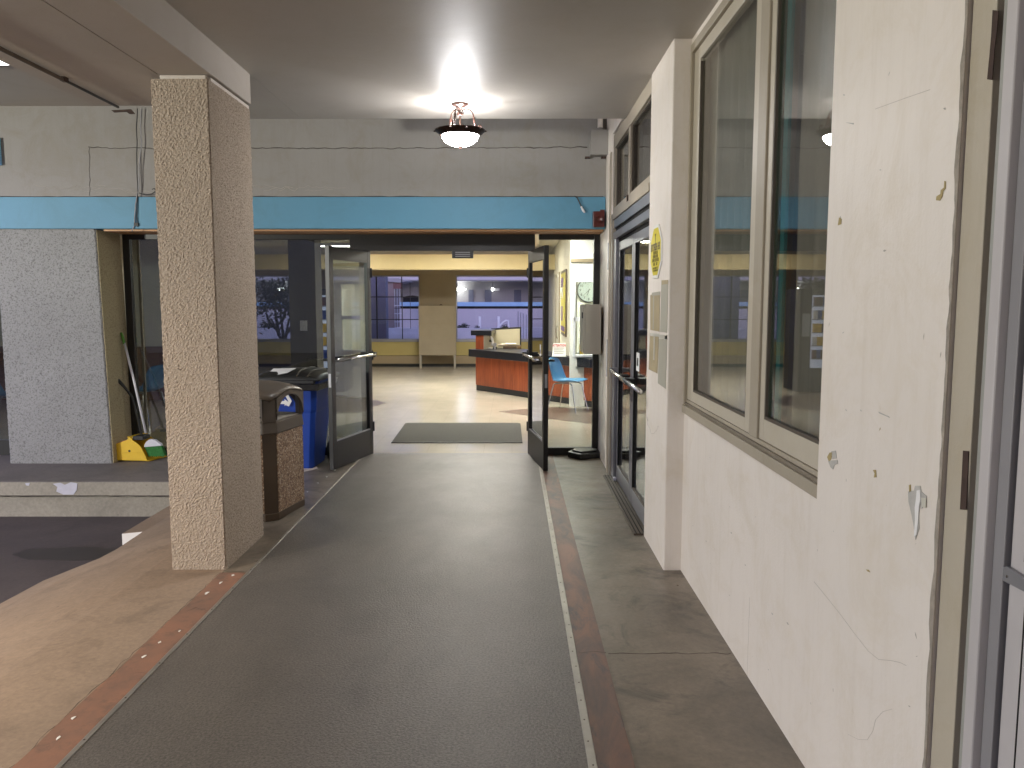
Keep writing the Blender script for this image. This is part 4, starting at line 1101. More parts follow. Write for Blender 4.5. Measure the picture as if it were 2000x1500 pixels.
OP = [(-7.4, -4.95), (-4.55, -2.285), (-1.39, .86)]
bx(-9, .95, Yw, Yw + .2, 2.255, 2.76).build('lintel', m_tan, lb)
bx(-9, .95, Yw - .02, Yw + .2, .02, .275).build('lower_panel', m_tan, lb)
xs = [-9] + [v for p in OP for v in p] + [.95]
for a, b in zip(xs[::2], xs[1::2]): bx(a, b, Yw, Yw + .2, .66, 2.255).build('pier', m_tan, lb)
for a, b in ((-9, -7.4), (-7.395, -4.95), (-4.945, -2.285), (-2.28, -1.39), (-1.385, .95)):
    bx(a, b, Yw - .03, Yw + .2, .282, .615).build('sill_panel', m_yelpan, lb, bevel=.004)
bx(-9, .95, Yw - .05, Yw + .2, .617, .66).build('sill', m_alu, lb, bevel=.004)
bx(-9, .95, Yw - .03, Yw - .021, 0.003, .075).build('baseboard', m_blackp, lb)
for k, (a, b) in enumerate(OP):
    w = thing('lobby_window', ('far left lobby window showing the courtyard tree', 'lobby window with thin black glazing bars left of the notice board', 'wide clear lobby window behind the reception desk')[k], 'window', ((a + b) / 2, Yw, 1.4), 'windows in the lobby back wall')
    fr = bx(a, b, Yw + .06, Yw + .10, .66, .69).build('frame_rail', m_alu, w)
    bx(a, b, Yw + .06, Yw + .10, 2.225, 2.255).build('frame_rail', m_alu, w)
    bx(a, a + .03, Yw + .06, Yw + .10, .69, 2.225).build('frame_post', m_alu, w); bx(b - .03, b, Yw + .06, Yw + .10, .69, 2.225).build('frame_post', m_alu, w)
    bx(a + .03, b - .03, Yw + .078, Yw + .084, .69, 2.225).build('pane', m_glass, w)
    if k == 1:
        for px, wd in ((735.5, .035), (785, .022)):
            x = at(px, 600, Yw).x; bx(x - wd / 2, x + wd / 2, Yw + .03, Yw + .055, .69, 2.225).build('mullion', m_blackp, w)
        for py in (580, 624): 
            z = at(760, py, Yw).z; bx(a + .03, b - .03, Yw + .035, Yw + .05, z - .011, z + .011).build('glazing_bar', m_blackp, w)
        z = at(760, 602, Yw).z; bx(at(770, 602, Yw).x, b - .03, Yw + .036, Yw + .048, z - .007, z + .007).build('glazing_bar', m_blackp, w)
        x = at(801, 602, Yw).x; bx(x - .006, x + .006, Yw + .037, Yw + .047, at(801, 642, Yw).z, at(801, 552, Yw).z).build('glazing_bar', m_blackp, w)
bx(-9, .95, 17.0, 17.35, 2.285, 2.60).build('yellow_beam', m_yellow)
tag(bpy.data.objects['yellow_beam'], 'long pale yellow beam crossing the lobby before the back windows', 'beam')
tag(bx(-9.1, -9.0, 8.42, 20, 0, 2.76).build('lobby_left_wall', m_lobw), 'plain lobby end wall far to the left', 'wall')
lr = thing('lobby_right_wall', 'cream lobby wall holding the framed yellow poster', 'wall', (.95, 16, 0))
bx(.905, 1.0, 12.30, 19.84, 0, 2.76).build('plaster_face', m_lobw, lr)
dd = bx(.890, .905, 15.2, 16.3, .02, 2.08).build('door_panel', m_cream, lr, bevel=.003)
bx(.885, .905, 15.12, 15.2, 0, 2.16).build('door_frame', m_tan, lr); bx(.885, .905, 16.3, 16.38, 0, 2.16).build('door_frame', m_tan, lr)
MB().tube([(.87, 15.35, .9), (.85, 15.35, .95), (.85, 15.35, 1.1), (.87, 15.35, 1.15)], .012, 6).build('handle', m_chrome, lr)
# interior partition on the left with wainscot
pw = thing('lobby_partition', 'cream partition with orange brown lower boards seen through the left glazing', 'wall', (-6, 13, 0))
bx(-9, -4.22, 13.0, 13.15, .88, 2.76).build('upper_wall', m_lobw, pw)
bx(-9, -4.22, 12.97, 13.15, .005, .875).build('wainscot', m_brownwood, pw)
bx(-5.55, -4.75, 12.975, 13.0, .88, 2.1).build('door_panel', M('beige_door', (.45, .38, .28), .5, .1), pw)
MB().lathe([(0, 0), (.03, 0), (.03, .02), (0, .04)], (0, 0, 0), 12).build('door_knob', m_chrome, pw)
k_ = bpy.data.objects['door_knob']; k_.rotation_euler = (R(90), 0, 0); k_.matrix_parent_inverse = Matrix.Identity(4); k_.location = (1.13, -.03, 1.0)
# interior column with notice
ic = thing('lobby_column', 'grey square lobby column with a white notice behind the left glazing', 'column', (-3.1, 12.1, 0))
bx(-3.33, -2.93, 12.0, 12.4, .002, 2.76).build('shaft', M('grey_brown_column_paint', (.11, .10, .08), .7, .15), ic, bevel=.006)
P = [at(x, y, 11.99) for x, y in ((586, 626), (600, 626), (600, 646), (586, 646))]
MB().extrude(P, (0, .006, 0)).build('notice', m_paper, ic)
# vending machines
def vending(x0, x1, label, seed):
    t = thing('vending_machine', label, 'vending machine', ((x0 + x1) / 2, 14.3, 0), 'vending machines left of the lobby')
    bx(x0, x1, 14.0, 14.75, .02, 1.83).build('cabinet', m_blackp, t, bevel=.01)
    fr = bx(x0 + .05, x1 - .2, 13.985, 14.0, .45, 1.72).build('lit_front', EM('vending_glow_%d' % seed, (.45, .6, 1.0), .25), t)
    rnd2 = random.Random(seed)
    for r in range(5):
        bx(x0 + .05, x1 - .2, 13.968, 13.985, .60 + r * .23, .615 + r * .23).build('shelf', m_alu, t)
        for k in range(5):
            xx = x0 + .09 + k * (x1 - x0 - .3) / 5
            m = rnd2.choice([m_red, m_wplast, m_bluebin, m_yel, m_grplast])
            bx(xx, xx + .07, 13.94, 13.984, .617 + r * .23, .617 + .15 + r * .23).build('snack', m, t)
    bx(x1 - .17, x1 - .04, 13.985, 14.0, 1.0, 1.4).build('keypad_panel', m_alu, t)
vending(-3.62, -2.95, 'lit vending machine beside the lobby column behind the left glazing', 1)
# reception counter
rc = thing('reception_desk', 'cherry wood reception desk with dark navy counter top', 'reception desk', (.3, 13.3, 0))
A = Vector((-.66, 14.50, 0)); B = Vector((1.24, 12.02, 0)); D = (B - A).normalized(); Nn = Vector((-D.y, D.x, 0)) * 1.0
if Nn.y < 0: Nn = -Nn
def dp_(s, n): v = A + D * s + Nn * n; return (v.x, v.y)
L = (B - A).length
# three front boards with visible joints
s0 = 0
for s1 in (L * .36, L * .68, L):
    MB().prism([dp_(s0 + .002, 0), dp_(s1 - .002, 0), dp_(s1 - .002, .03), dp_(s0 + .002, .03)], .10, .61).build('front_board', m_cherry, rc, bevel=.002); s0 = s1
MB().prism([dp_(0, .0), dp_(0, .03), dp_(0, .6), dp_(.03, .6), dp_(.03, .03)], .10, .61).build('end_board', m_cherry, rc)
MB().prism([dp_(.0, .012), dp_(L, .012), dp_(L, .03), dp_(0.0, .03)], .003, .10).build('kick_board', m_counter, rc)
MB().prism([dp_(-.11, -.085), dp_(L, -.085), dp_(L, .11), (.89, 12.28), (.89, 13.75), dp_(.2, .72), dp_(-.11, .72)], .615, .748).build('counter_top', m_counter, rc, bevel=.006)
rz = MB().prism([(-.66, 14.50), (-.515, 14.46), (-.40, 15.05), (-.50, 15.1)], .748, 1.0).build('raised_end', m_cherry, rc, bevel=.003)
MB().prism([(-.515, 14.462), (-.505, 14.462), (-.33, 15.05), (-.395, 15.05)], .748, .995).build('raised_inner_face', m_ebox, rz)
MB().prism([(-.745, 14.44), (-.37, 14.40), (-.30, 15.2), (-.62, 15.2)], 1.002, 1.092).build('raised_top', m_counter, rz, bevel=.005)
P = [at(959, 641.5, 15.1), at(1018, 638.5, 15.0), at(1018, 684, 15.0), at(959, 684, 15.1)]
MB().extrude(P, (0, .04, 0)).build('privacy_panel', m_blackp, rc)
P = [at(958, 645, 15.09), at(1015.3, 642, 14.99), at(1015.3, 684, 14.99), at(958, 684, 15.09)]
MB().extrude(P, (0, .008, 0)).build('panel_face', M('cream_panel_laminate', (.50, .46, .32), .5, .12, 3), rc)
# things on the desk
Yk = 14.75
def qd(x, y, Y=Yk): return at(925 + x / 17.39, 625 + y / 17.39, Y)
dlmp = thing('desk_fan', 'small white curved stand with black head on the reception desk', 'desk stand', tuple(qd(600, 900)))
MB().tube([qd(640, 860), qd(650, 760), qd(630, 640), qd(585, 540)], .02, 10, rs=[.028, .025, .022, .012]).build('stand', m_wplast, dlmp, smooth=True)
MB().tube([qd(600, 540), qd(570, 480), qd(500, 425)], .012, 8, rs=[.014, .022, .008]).build('head', m_blackp, dlmp)
MB().tube([qd(495, 750), qd(560, 700), qd(620, 740)], .014, 8, rs=[.005, .022, .018]).build('side_arm', m_blackp, dlmp)
MB().lathe([(0, 0), (.09, 0), (.085, .012), (0, .018)], (qd(590, 880).x, Yk, .749), 20, .7).build('base', m_wplast, dlmp)
tdp = thing('tape_dispenser', 'small silver and black desk gadget at the front of the desk', 'desk gadget', tuple(qd(720, 960, 14.45)))
p = qd(720, 900, 14.45)
bx(p.x - .035, p.x + .04, 14.43, 14.50, .749, .80).build('base', m_blackp, tdp, bevel=.006)
bx(p.x - .02, p.x + .02, 14.42, 14.43, .755, .795).build('front_plate', m_chrome, tdp)
MB().tube([(p.x, 14.44, .835), (p.x, 14.49, .835)], .034, 16).build('reel', m_alu, tdp)
kb = tag(bx(qd(345, 0).x, qd(475, 0).x, 14.7, 14.78, .749, .772).build('phone_handset', m_blackp, bevel=.006), 'small black handset lying left on the reception desk', 'handset')
pp = thing('paper_pile', 'untidy pile of cream papers on the dark tray behind the desk', 'paper pile', tuple(qd(1100, 850)))
bx(qd(1000, 0).x, qd(1470, 0).x, 14.62, 14.85, .749, .792).build('tray', m_binpost, pp, bevel=.003)
bx(qd(820, 0).x, qd(1600, 0).x, 14.66, 14.9, .793, .806).build('folder', m_binpost, pp)
for k in range(6):
    a = random.uniform(-.15, .15); cx = qd(960 + 60 * k, 0).x
    pts = [(cx + dx * math.cos(a) - dy * math.sin(a), 14.78 + dx * math.sin(a) + dy * math.cos(a)) for dx, dy in ((-.1, -.1), (.1, -.1), (.1, .1), (-.1, .1))]
    MB().prism(pts, .807 + .006 * k, .811 + .006 * k).build('paper_sheet', m_paper if k % 2 else m_yellow, pp)
tag(bx(qd(1480, 0).x, qd(1600, 0).x, 14.62, 14.75, .749, .79).build('small_box', M('cardboard', (.20, .12, .05), .7, .2)), 'small brown cardboard box at the right of the paper tray', 'box')
# ATTENTION sign
at_ = thing('attention_sign', 'white notice headed ATTENTION leaning on the counter by the chair', 'notice', (.7, 12.6, .75))
c_at = (at(1091, 686, 12.55)); zb = .750; zt = .750 + .205; xl_, xr_ = at(1078, 690, 12.55).x, at(1105, 690, 12.55).x
MB().extrude([(xl_, 12.52, zb), (xr_, 12.52, zb), (xr_ - .0, 12.57, zt), (xl_ + .02, 12.57, zt)], (0, .006, 0)).build('card', m_paper, at_)
text('heading', 'ATTENTION', m_inkred, ((xl_ + xr_) / 2 + .005, 12.556, zt - .035), (R(76), 0, 0), .052, at_, xscale=.72, bold=.002)
for k in range(4): 
    zz = zt - .075 - k * .028; yy = 12.52 + .05 * (zz - zb) / (zt - zb) - .003
    bx(xl_ + .03, xr_ - .02 - .02 * (k % 2), yy - .001, yy, zz - .003, zz + .004).build('printed_line', m_signg, at_)
# reception booth: white front wall, window, clock
rbh = thing('reception_booth', 'bright white reception booth with a serving window at the right of the lobby', 'booth', (1.5, 12.3, 0))
Yr = 12.2; xw0, xw1 = at(1124, 600, Yr).x, 2.4; zw0, zw1 = .80, at(1124, 551, Yr).z
m_bw = plaster('booth_white_paint', (.82, .81, .76), .5, .05, False)
bx(.885, xw0, Yr, Yr + .09, .003, 2.75).build('front_wall', m_bw, rbh)
bx(xw0, xw1, Yr, Yr + .09, zw1, 2.75).build('front_wall', m_bw, rbh)
bx(xw0, xw1, Yr, Yr + .09, .003, zw0).build('front_wall', m_bw, rbh)
bx(xw1, 5.0, Yr, Yr + .09, .003, 2.75).build('front_wall', m_bw, rbh)
bx(1.0, 5.0, 14.6, 14.7, 0, 2.75).build('back_wall', m_bw, rbh)
bx(4.2, 4.3, Yr + .09, 14.6, 0, 2.75).build('end_wall', m_bw, rbh)
wf = bx(xw0 - .03, xw0, Yr - .02, Yr, zw0 - .03, zw1 + .03).build('window_frame', m_wplast, rbh)
bx(xw0, xw1, Yr - .02, Yr, zw1, zw1 + .03).build('frame_head', m_wplast, wf); bx(xw0, xw1, Yr - .05, Yr, zw0 - .03, zw0).build('frame_sill', m_wplast, wf)
bx(xw0 - .05, xw1, Yr - .02, Yr + .04, 1.31, 1.37).build('frame_bar', m_wplast, wf)
bx(xw0, xw1, Yr + .03, Yr + .036, 1.37, zw1).build('pane', glass('booth_glass', (.93, .96, .95), 1.0), rbh)
bx(xw0, xw1, Yr + .03, Yr + .036, zw0, 1.31).build('pane', MC['booth_glass'], rbh)
bx(xw0 + .1, xw0 + 1.3, 13.1, 13.6, .70, .75).build('inner_desk', m_alu, rbh)
bx(.885, 5.0, Yr - .03, Yr - .004, 2.20, 2.25).build('wall_ledge', m_tan, rbh)
ck = thing('wall_clock', 'round white wall clock with black rim showing twenty to seven', 'clock', (1.36, 14.57, 1.8))
cc = at(1150.7, 567, 14.55)
def ring(r0, r1, d, y, name, m, seg=48):
    mbb = MB(); A_ = []; 
    rows = []
    for k in range(seg + 1):
        a = 2 * math.pi * k / seg
        rows.append([(cc.x + r * math.cos(a), yy, cc.z + r * math.sin(a)) for r, yy in ((r0, y), (r1, y), (r1, y - d), (r0, y - d), (r0, y))])
    mbb.grid(rows); bmesh.ops.remove_doubles(mbb.bm, verts=mbb.bm.verts, dist=1e-5); return mbb.build(name, m, ck)
Rc = .226
ring(Rc - .022, Rc, .035, 14.598, 'rim', m_blackp)
MB().tube([(cc.x, 14.598, cc.z), (cc.x, 14.588, cc.z)], Rc - .02, 48).build('dial', M('clock_dial', (.40, .44, .42), .5, .02), ck)
for n_ in range(1, 13):
    a = math.pi / 2 - n_ * math.pi / 6
    text('numeral', str(n_), m_ink, (cc.x + .158 * math.cos(a), 14.5865, cc.z + .158 * math.sin(a)), (R(90), 0, 0), .062, ck, bold=.001)
for ang, ln, wd in ((6 + 38 / 60, .10, .012), (38 / 5, .155, .008)):
    a = math.pi / 2 - ang * math.pi / 6; d_ = Vector((math.cos(a), 0, math.sin(a))); n2 = Vector((-d_.z, 0, d_.x))
    o_ = Vector((cc.x, 14.5835, cc.z))
    MB().extrude([o_ - d_ * .03 - n2 * wd / 2, o_ + d_ * ln - n2 * wd / 3, o_ + d_ * ln + n2 * wd / 3, o_ - d_ * .03 + n2 * wd / 2], (0, .002, 0)).build('hand', m_ink, ck)
# small things in the booth
mo = thing('monitor', 'flat computer monitor standing inside the reception booth', 'monitor', (1.5, 13.3, .75))
bx(1.30, 1.72, 13.30, 13.33, .86, 1.14).build('screen', m_blackp, mo, bevel=.005); bx(1.48, 1.54, 13.33, 13.36, .76, .90).build('stand', m_blackp, mo); bx(1.40, 1.62, 13.25, 13.45, .75, .76).build('base', m_blackp, mo)
bx(1.32, 1.70, 13.296, 13.30, .88, 1.12).build('display', EM('monitor_blue', (.35, .55, 1), .7), mo)
tag(bx(1.12, 1.24, 13.15, 13.3, .7505, .90).build('yellow_folder_stack', m_yel), 'yellow folders standing inside the booth window', 'folders')
# poster
po = thing('framed_poster', 'tall yellow and purple poster in a dark frame on the lobby wall', 'poster', (.9, 13.7, 1.6))
y0_, y1_ = 13.15, 14.35
zt_, zb_ = 2.14, 1.03
bx(.875, .904, y0_, y1_, zb_, zt_).build('frame', m_binpost, po, bevel=.003)
bx(.871, .875, y0_ + .05, y1_ - .05, zb_ + .05, zt_ - .05).build('yellow_print', M('poster_yellow', (.70, .58, .05), .4, .05), po)
bx(.868, .871, y0_ + .08, y1_ - .08, zb_ + .08, zb_ + .16).build('purple_band', M('poster_purple', (.16, .07, .24), .5, .1), po)
bx(.868, .871, y0_ + .65, y1_ - .20, zb_ + .25, zb_ + .5).build('dark_print', MC['poster_purple'], po)
MB().extrude([(.871, y0_ + .6, 1.70), (.871, y0_ + .85, 1.65), (.871, y0_ + 1.05, 1.78), (.871, y0_ + .95, 1.95), (.871, y0_ + .75, 1.92)], (-.003, 0, 0)).build('white_print', m_paper, po)
bx(.868, .871, y0_ + .55, y1_ - .1, 1.86, 2.02).build('purple_print', MC['poster_purple'], po)
# blue shell chair
def chair():
    t = thing('shell_chair', 'light blue plastic shell chair with chrome legs in front of the reception desk', 'chair', (.80, 11.72, 0), 'blue shell chairs in the lobby', local=True, rotz=R(-30))
    prof = [(.26, .452, .20), (.235, .458, .225), (.12, .435, .24), (-.02, .418, .24), (-.10, .43, .235), (-.155, .47, .225), (-.19, .55, .215), (-.225, .66, .20), (-.25, .75, .175), (-.258, .785, .12)]
    rows = []
    for x, z, w in prof:
        r = []
        for k in range(11):
            v = -1 + 2 * k / 10
            lift = .045 * abs(v) ** 2.4
            if x < -.12: r.append((x + lift * 1.3, v * w, z - (.02 * abs(v) ** 3)))
            else: r.append((x, v * w, z + lift * (1 if x < .2 else .3)))
        rows.append(r)
    sh = MB().grid(rows).build('shell', m_chair, t, smooth=True, solid=.009, subsurf=1)
    for sx1, sy1 in ((1, 1), (1, -1), (-1, 1), (-1, -1)):
        MB().tube([(.02 + sx1 * .11, sy1 * .13, .42), (.02 + sx1 * .15, sy1 * .16, .395), (.02 + sx1 * .235, sy1 * .215, .0)], .009, 8).build('leg', m_chrome, t)
    for s in (-1, 1): MB().tube([(.13, s * .13, .415), (-.09, s * .13, .415)], .008, 6).build('seat_rail', m_chrome, t)
    return t
ch = chair()
c2 = copy_tree(ch); c2.location = (-4.85, 10.5, 0); c2.rotation_euler = (0, 0, R(165)); c2['label'] = 'light blue shell chair inside the glass behind the broom'
c3 = copy_tree(ch); c3.location = (-6.33, 10.0, 0); c3.rotation_euler = (0, 0, R(20)); c3['label'] = 'light blue shell chair inside the far left glazing'
# notice board on legs
nbd = thing('notice_board', 'blank beige display board on four legs before the lobby pier', 'display board', (-1.82, 19.3, 0))
x0, x1 = -2.25, -1.35
for a_, b_, z0, z1 in ((x0, x1, .318, 1.512),):
    bx(a_, b_, 19.30, 19.34, z0, z1).build('board', M('beige_fabric_board', (.34, .29, .21), .85, .15, 2, bump=.2), nbd, bevel=.003)
for x in (x0 + .01, x1 - .06):
    bx(x, x + .05, 19.29, 19.35, .002, .317).build('leg', m_ebox, nbd)
for z in (1.08, .80): bx(x0 + .004, x1 - .004, 19.2975, 19.30, z, z + .005).build('panel_joint', m_tan, nbd)
MB().tube([(-1.74, 19.32, 1.52), (-1.71, 19.32, 1.545), (-1.68, 19.32, 1.52)], .01, 6).build('hook', m_rustmetal, nbd)

# lobby lights: recessed fluorescent boxes
def troffer(x, y, w, l, z, e, label, col=(1, .95, .85), rot=0):
    t = thing('fluorescent_light', label, 'ceiling light', (x, y, z), 'fluorescent lights of the lobby', local=True, rotz=rot)
    bx(-w / 2, w / 2, -l / 2, l / 2, -.05, -.002).build('housing', m_wplast, t)
    bx(-w / 2 + .02, w / 2 - .02, -l / 2 + .02, l / 2 - .02, -.058, -.05).build('diffuser', EM('fluorescent_%s' % e, col, e), t)
troffer(-.36, 11.3, .3, 1.3, 2.76, 40, 'first fluorescent box light just inside the lobby doors')
troffer(-.9, 14.9, 1.5, .3, 2.76, 82, 'middle fluorescent box light above the lobby floor')
troffer(-3.4, 16.1, 1.2, .16, 2.76, 20, 'fluorescent box light over the back left of the lobby')
troffer(1.9, 13.2, 1.2, .3, 2.74, 58, 'bright fluorescent box light inside the reception booth', (1, .98, .9))
troffer(.45, 11.5, .6, .6, 2.76, 38, 'square fluorescent light over the blue chair', (1, .97, .88))
troffer(3.0, 6.6, 1.2, .3, 3.45, 1.5, 'dim ceiling light in the room behind the grey doors')

# ------------------------------------------------------------------ buildings behind the courtyard
m_lav = M('pale_lavender_wall', (.50, .485, .53), .75, .08, .6)
m_lavd = M('grey_gallery_wall', (.36, .35, .37), .75, .12, 1)
fbk = thing('courtyard_building', 'pale two storey building with a blue band and an open gallery across the courtyard', 'building', (-2, 31, 0))
Z = lambda py, Y=30: at(960, py, Y).z
bx(-16, 9, 30, 30.3, -.1, Z(603)).build('lower_wall', m_lav, fbk)
bx(-16, 9, 30.05, 30.3, Z(603), Z(598)).build('shadow_gap', m_dark, fbk)
bx(-16, 9, 29.95, 30.3, Z(598), Z(590)).build('blue_rail_band', M('pale_blue_paint', (.30, .52, .74), .6, .1), fbk)
bx(-16, 9, 29.9, 33.0, Z(548), Z(540) + .9).build('roof_fascia', m_lav, fbk)
bx(-16, 9, 29.86, 29.9, Z(548), Z(546.5)).build('fascia_line', m_lavd, fbk)
bx(-16, 9, 32.0, 32.3, Z(598), Z(540)).build('gallery_wall', m_lavd, fbk)
bx(-16, 9, 30.3, 32.0, Z(600), Z(598)).build('gallery_floor', m_lavd, fbk)
for px0, px1 in ((947, 960), (1004, 1018), (915, 925), (640, 665), (560, 585)):
    a, b = at(px0, 560, 31.98), at(px1, 560, 31.98)
    bx(a.x, b.x, 31.95, 32.0, Z(598, 32), Z(566, 32)).build('door', M('blue_grey_door', (.13, .14, .20), .6, .1), fbk)
for px in (1070, 600): a = at(px, 560, 30.1); bx(a.x - .12, a.x + .12, 30.05, 30.28, Z(590), Z(548)).build('post', m_lav, fbk)
for px, w_ in ((894, .34), (962, .05), (550, .30)):
    a = at(px, 565, 31.7)
    t = thing('gallery_lamp', ('glowing oval lamp by the lobby pier on the far gallery', 'small bright lamp in the middle of the far gallery', 'glowing lamp on the far left of the gallery')[(894, 962, 550).index(px)], 'lamp', tuple(a), 'lamps on the far gallery')
    MB().lathe([(0, -.07), (w_ * .7, -.055), (w_, 0), (w_ * .7, .055), (0, .07)], a, 20, .5).build('globe', EM('gallery_lamp_glow', (1, .97, .9), 8), t, smooth=True)
    MB().tube([a + Vector((0, 0, .06)), a + Vector((0, .2, .35))], .02, 6).build('bracket', m_lavd, t)
m_bright = M('bright_white_metal', (.92, .92, .92), .4, .05)
a = at(973, 563, 31.9); tag(bx(at(963, 0, 31.9).x, at(975, 0, 31.9).x, 31.85, 31.94, Z(568, 32), Z(563, 32)).build('wall_plaque', m_wplast), 'small white plaque on the far gallery wall', 'plaque')
# low white planter wall and ground line
plw = tag(bx(-14, 8, 26.5, 26.8, -.02, at(950, 641, 26.5).z).build('planter_wall', M('white_planter_paint', (.68, .67, .70), .7, .12, 2)), 'low white planter wall in the courtyard behind the lobby', 'planter wall')
def shrub(x, y, z, s, label, n=150, col=(.03, .05, .025)):
    m = M('dark_shrub_leaf', col, .8, .4, 8)
    mbb = MB()
    for k in range(n):
        d = Vector((random.gauss(0, 1), random.gauss(0, 1), abs(random.gauss(0, 1)))).normalized() * s * random.uniform(.3, 1)
        c = Vector((x, y, z)) + d; a = Vector((random.gauss(0, 1), random.gauss(0, 1), random.gauss(0, 1))).normalized() * s * .22
        b = a.cross(Vector((random.random(), random.random(), 1))).normalized() * s * .1
        vs = [mbb.bm.verts.new(p) for p in (c - a, c + b, c + a, c - b)]; mbb.bm.faces.new(vs)
    return tag(mbb.build('shrub', m), label, 'shrub', 'small shrubs along the planter wall')
for px, s, lb_ in ((906, .22, 'small dark shrub behind the planter wall near the lobby pier'), (897, .14, 'tiny shrub at the left edge of the wide lobby window'), (932, .13, 'tiny shrub beside the left white post'), (986, .16, 'small shrub below the bent handrail'), (760, .2, 'small shrub below the red brown kiosk'), (520, .3, 'shrub at the foot of the courtyard tree')):
    p_ = at(px, 641, 27.1); shrub(p_.x, 27.1, p_.z - .03, s, lb_)
for px in (937, 974):
    p_ = at(px, 640, 27.5); q_ = at(px, 618, 27.5)
    tag(MB().tube([(p_.x, 27.5, 0), (p_.x, 27.5, q_.z)], .045, 10).build('white_post', m_bright), 'white upright post %s the bent handrail in the courtyard' % ('far left of' if px == 937 else 'right next to'), 'post', 'white posts in the courtyard')
def atr(pts, Y, r, m, name, lab, cat):
    return tag(MB().tube([at(x, y, Y) for x, y in pts], r, 8).build(name, m), lab, cat)
atr([(968, 645), (982, 630), (988, 626), (993, 627), (994, 642)], 27.3, .03, m_bright, 'handrail', 'bent white handrail in the courtyard beyond the desk', 'handrail')
fen = thing('courtyard_railing', 'pale upright railing bars near the right of the courtyard', 'railing', tuple(at(1025, 655, 25)))
for k, px in enumerate((1012, 1017, 1022, 1028, 1034)):
    MB().tube([at(px, 664, 25), at(px, 608 + k * 2, 25)], .014, 6).build('bar', m_alu, fen)
MB().tube([at(1010, 649, 25), at(1036, 649, 25)], .012, 6).build('rail', m_wplast, fen)
# kiosk seen through the barred window
kk = thing('courtyard_kiosk', 'red brown roofed porch with white lattice columns across the courtyard', 'porch', (-4, 26, 0))
def pb2(x0, x1, y0, y1, Y, d, nm, m, par=kk): 
    a, b = at(x0, y0, Y), at(x1, y1, Y); return bx(a.x, b.x, Y, Y + d, a.z, b.z).build(nm, m, par)
m_redb = M('faded_red_brown', (.22, .11, .10), .7, .25, 3)
pb2(756, 772, 549, 640, 25, 1.0, 'wall', M('pinkish_brown_wall', (.30, .24, .23), .8, .2, 2))
MB().extrude([at(750, 543, 24.9), at(778, 543.5, 24.9), at(795, 549, 24.9), at(780, 552, 24.9), at(750, 549, 24.9)], (0, 1.5, 0)).build('roof', m_lavd, kk)
pb2(768, 785, 552, 564, 24.95, .2, 'red_panel', m_redb)
for px in (770, 775, 780, 784): pb2(px, px + 1.6, 564, 640, 24.95, .06, 'lattice_post', m_wplast)
for py in (580, 596, 612, 628): pb2(770, 785, py, py + 1.2, 24.96, .04, 'lattice_rail', m_wplast)
pb2(757, 818, 641, 652, 24.6, .3, 'low_wall', MC['white_planter_paint']); pb2(757, 818, 652, 668, 24.5, .3, 'step', MC['white_planter_paint'])
tag(pb2(700, 755, 535, 668, 22.5, .4, 'courtyard_pier', M('blue_grey_pier', (.16, .16, .22), .7, .2, 2), None), 'dark blue grey pier close outside the barred lobby window', 'pier')
aw = [at(787, 590, 28), at(787, 580, 28), at(795, 578, 28), at(806, 577, 28), at(816, 580, 28), at(826, 582, 28), at(826, 590, 28)]
tag(MB().extrude(aw, (0, 1.2, 0)).build('parked_cart', m_dark), 'low black rounded shape on the gallery behind the barred window', 'dark cover')
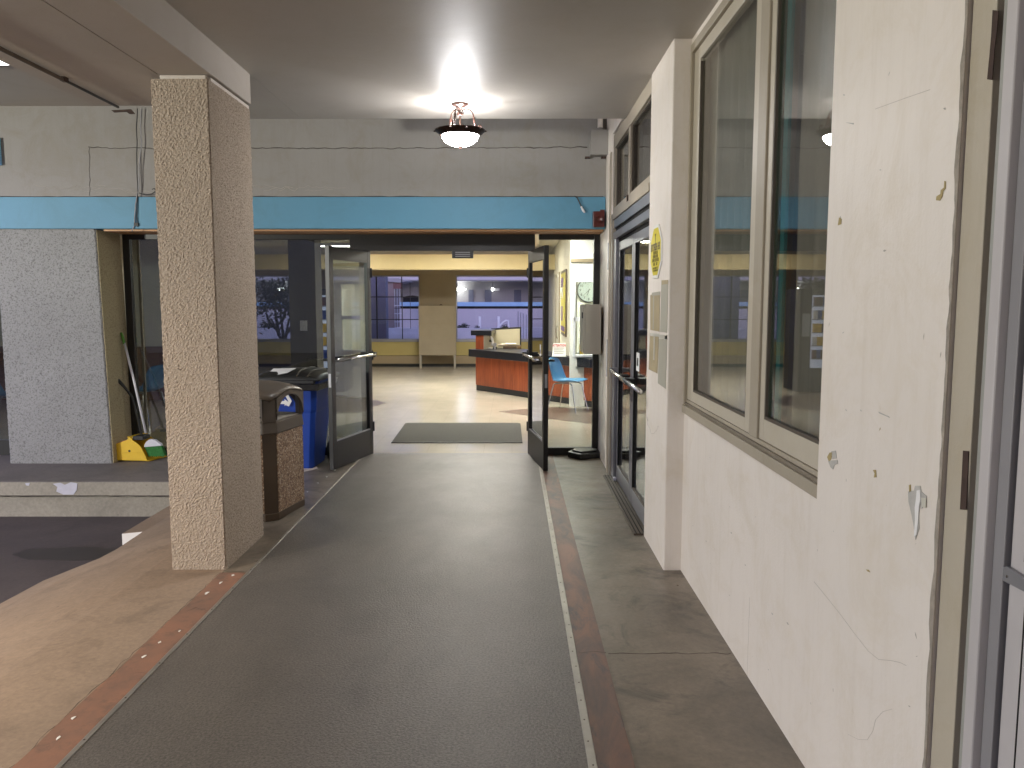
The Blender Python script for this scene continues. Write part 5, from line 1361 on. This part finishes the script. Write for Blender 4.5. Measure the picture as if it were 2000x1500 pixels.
# tree seen through the left glazing
tr = thing('courtyard_tree', 'dark branching tree in the courtyard seen through the left glazing', 'tree', tuple(at(555, 700, 22.5)))
Yt = 22.5
base = at(553, 700, Yt); base.z = 0
T0 = at(554, 672, Yt)
mbt = MB()
mbt.tube([base, at(554, 690, Yt), T0], .09, 8, rs=[.13, .10, .08])
tips = []
for pts in (((554, 672), (545, 655), (538, 640), (530, 622)), ((554, 672), (552, 645), (549, 622), (548, 605)), ((554, 672), (560, 650), (563, 630), (571, 608)), ((545, 655), (540, 625), (537, 600)), ((560, 650), (572, 635), (580, 615)), ((549, 630), (556, 615), (558, 600)), ((538, 640), (526, 630), (520, 612))):
    V_ = [at(x, y, Yt + random.uniform(-.3, .3)) for x, y in pts]; tips.append(V_[-1]); mbt.tube(V_, .03, 6, rs=[.055, .04, .03, .018][:len(V_)])
mbt.build('trunk', M('dark_bark', (.035, .03, .028), .9, .3, 20), tr)
crown = MB()
for k in range(2600):
    tp_ = random.choice(tips); c = tp_ + Vector((random.gauss(0, .33), random.gauss(0, .4), random.gauss(.35, .28)))
    if noise.noise(c * 1.8) < -.12: continue
    a = Vector((random.gauss(0, 1), random.gauss(0, 1), random.gauss(0, 1))).normalized() * .075
    b = a.cross(Vector((random.random(), random.random(), 1))).normalized() * .03
    crown.bm.faces.new([crown.bm.verts.new(p) for p in (c - a, c + b, c + a, c - b)])
crown.build('crown', M('dark_tree_leaf', (.035, .055, .03), .8, .5, 8), tr)['kind'] = 'stuff'
# far left lamp glow under the courtyard canopy
sl2 = thing('canopy_strip_light', 'long glowing tube light under a canopy seen through the left glazing', 'tube light', tuple(at(549, 531, 28)))
P = [at(523, 528, 28), at(575, 534, 28)]
MB().tube(P, .085, 10).build('tube', EM('tube_glow', (1, .95, .85), 9), sl2)
MB().tube([p + Vector((0, 0, .12)) for p in P], .05, 6).build('batten', m_lavd, sl2)

# closing the surroundings: building across the drive and wall behind the viewer, outside the view
ob = thing('drive_building', 'long dull building across the drive outside the view', 'building', (-26, 0, 0))
bx(-30, -26, -30, 22, -.34, 5.0).build('wall', M('distant_stucco', (.35, .33, .30), .8, .2, .5), ob)
obb = thing('rear_building', 'long dull building closing the view behind the camera', 'building', (-6, -14, 0))
bx(-26, 12, -14.5, -14, -.34, 5.0).build('wall', MC['distant_stucco'], obb)
for k in range(6): bx(-24 + k * 5.5, -21 + k * 5.5, -14.0, -13.96, .8, 2.4).build('window', m_shade, obb)
for k in range(8): bx(-26.03, -25.97, -26 + k * 6, -23.5 + k * 6, 1.0, 2.6).build('window', m_shade, ob)
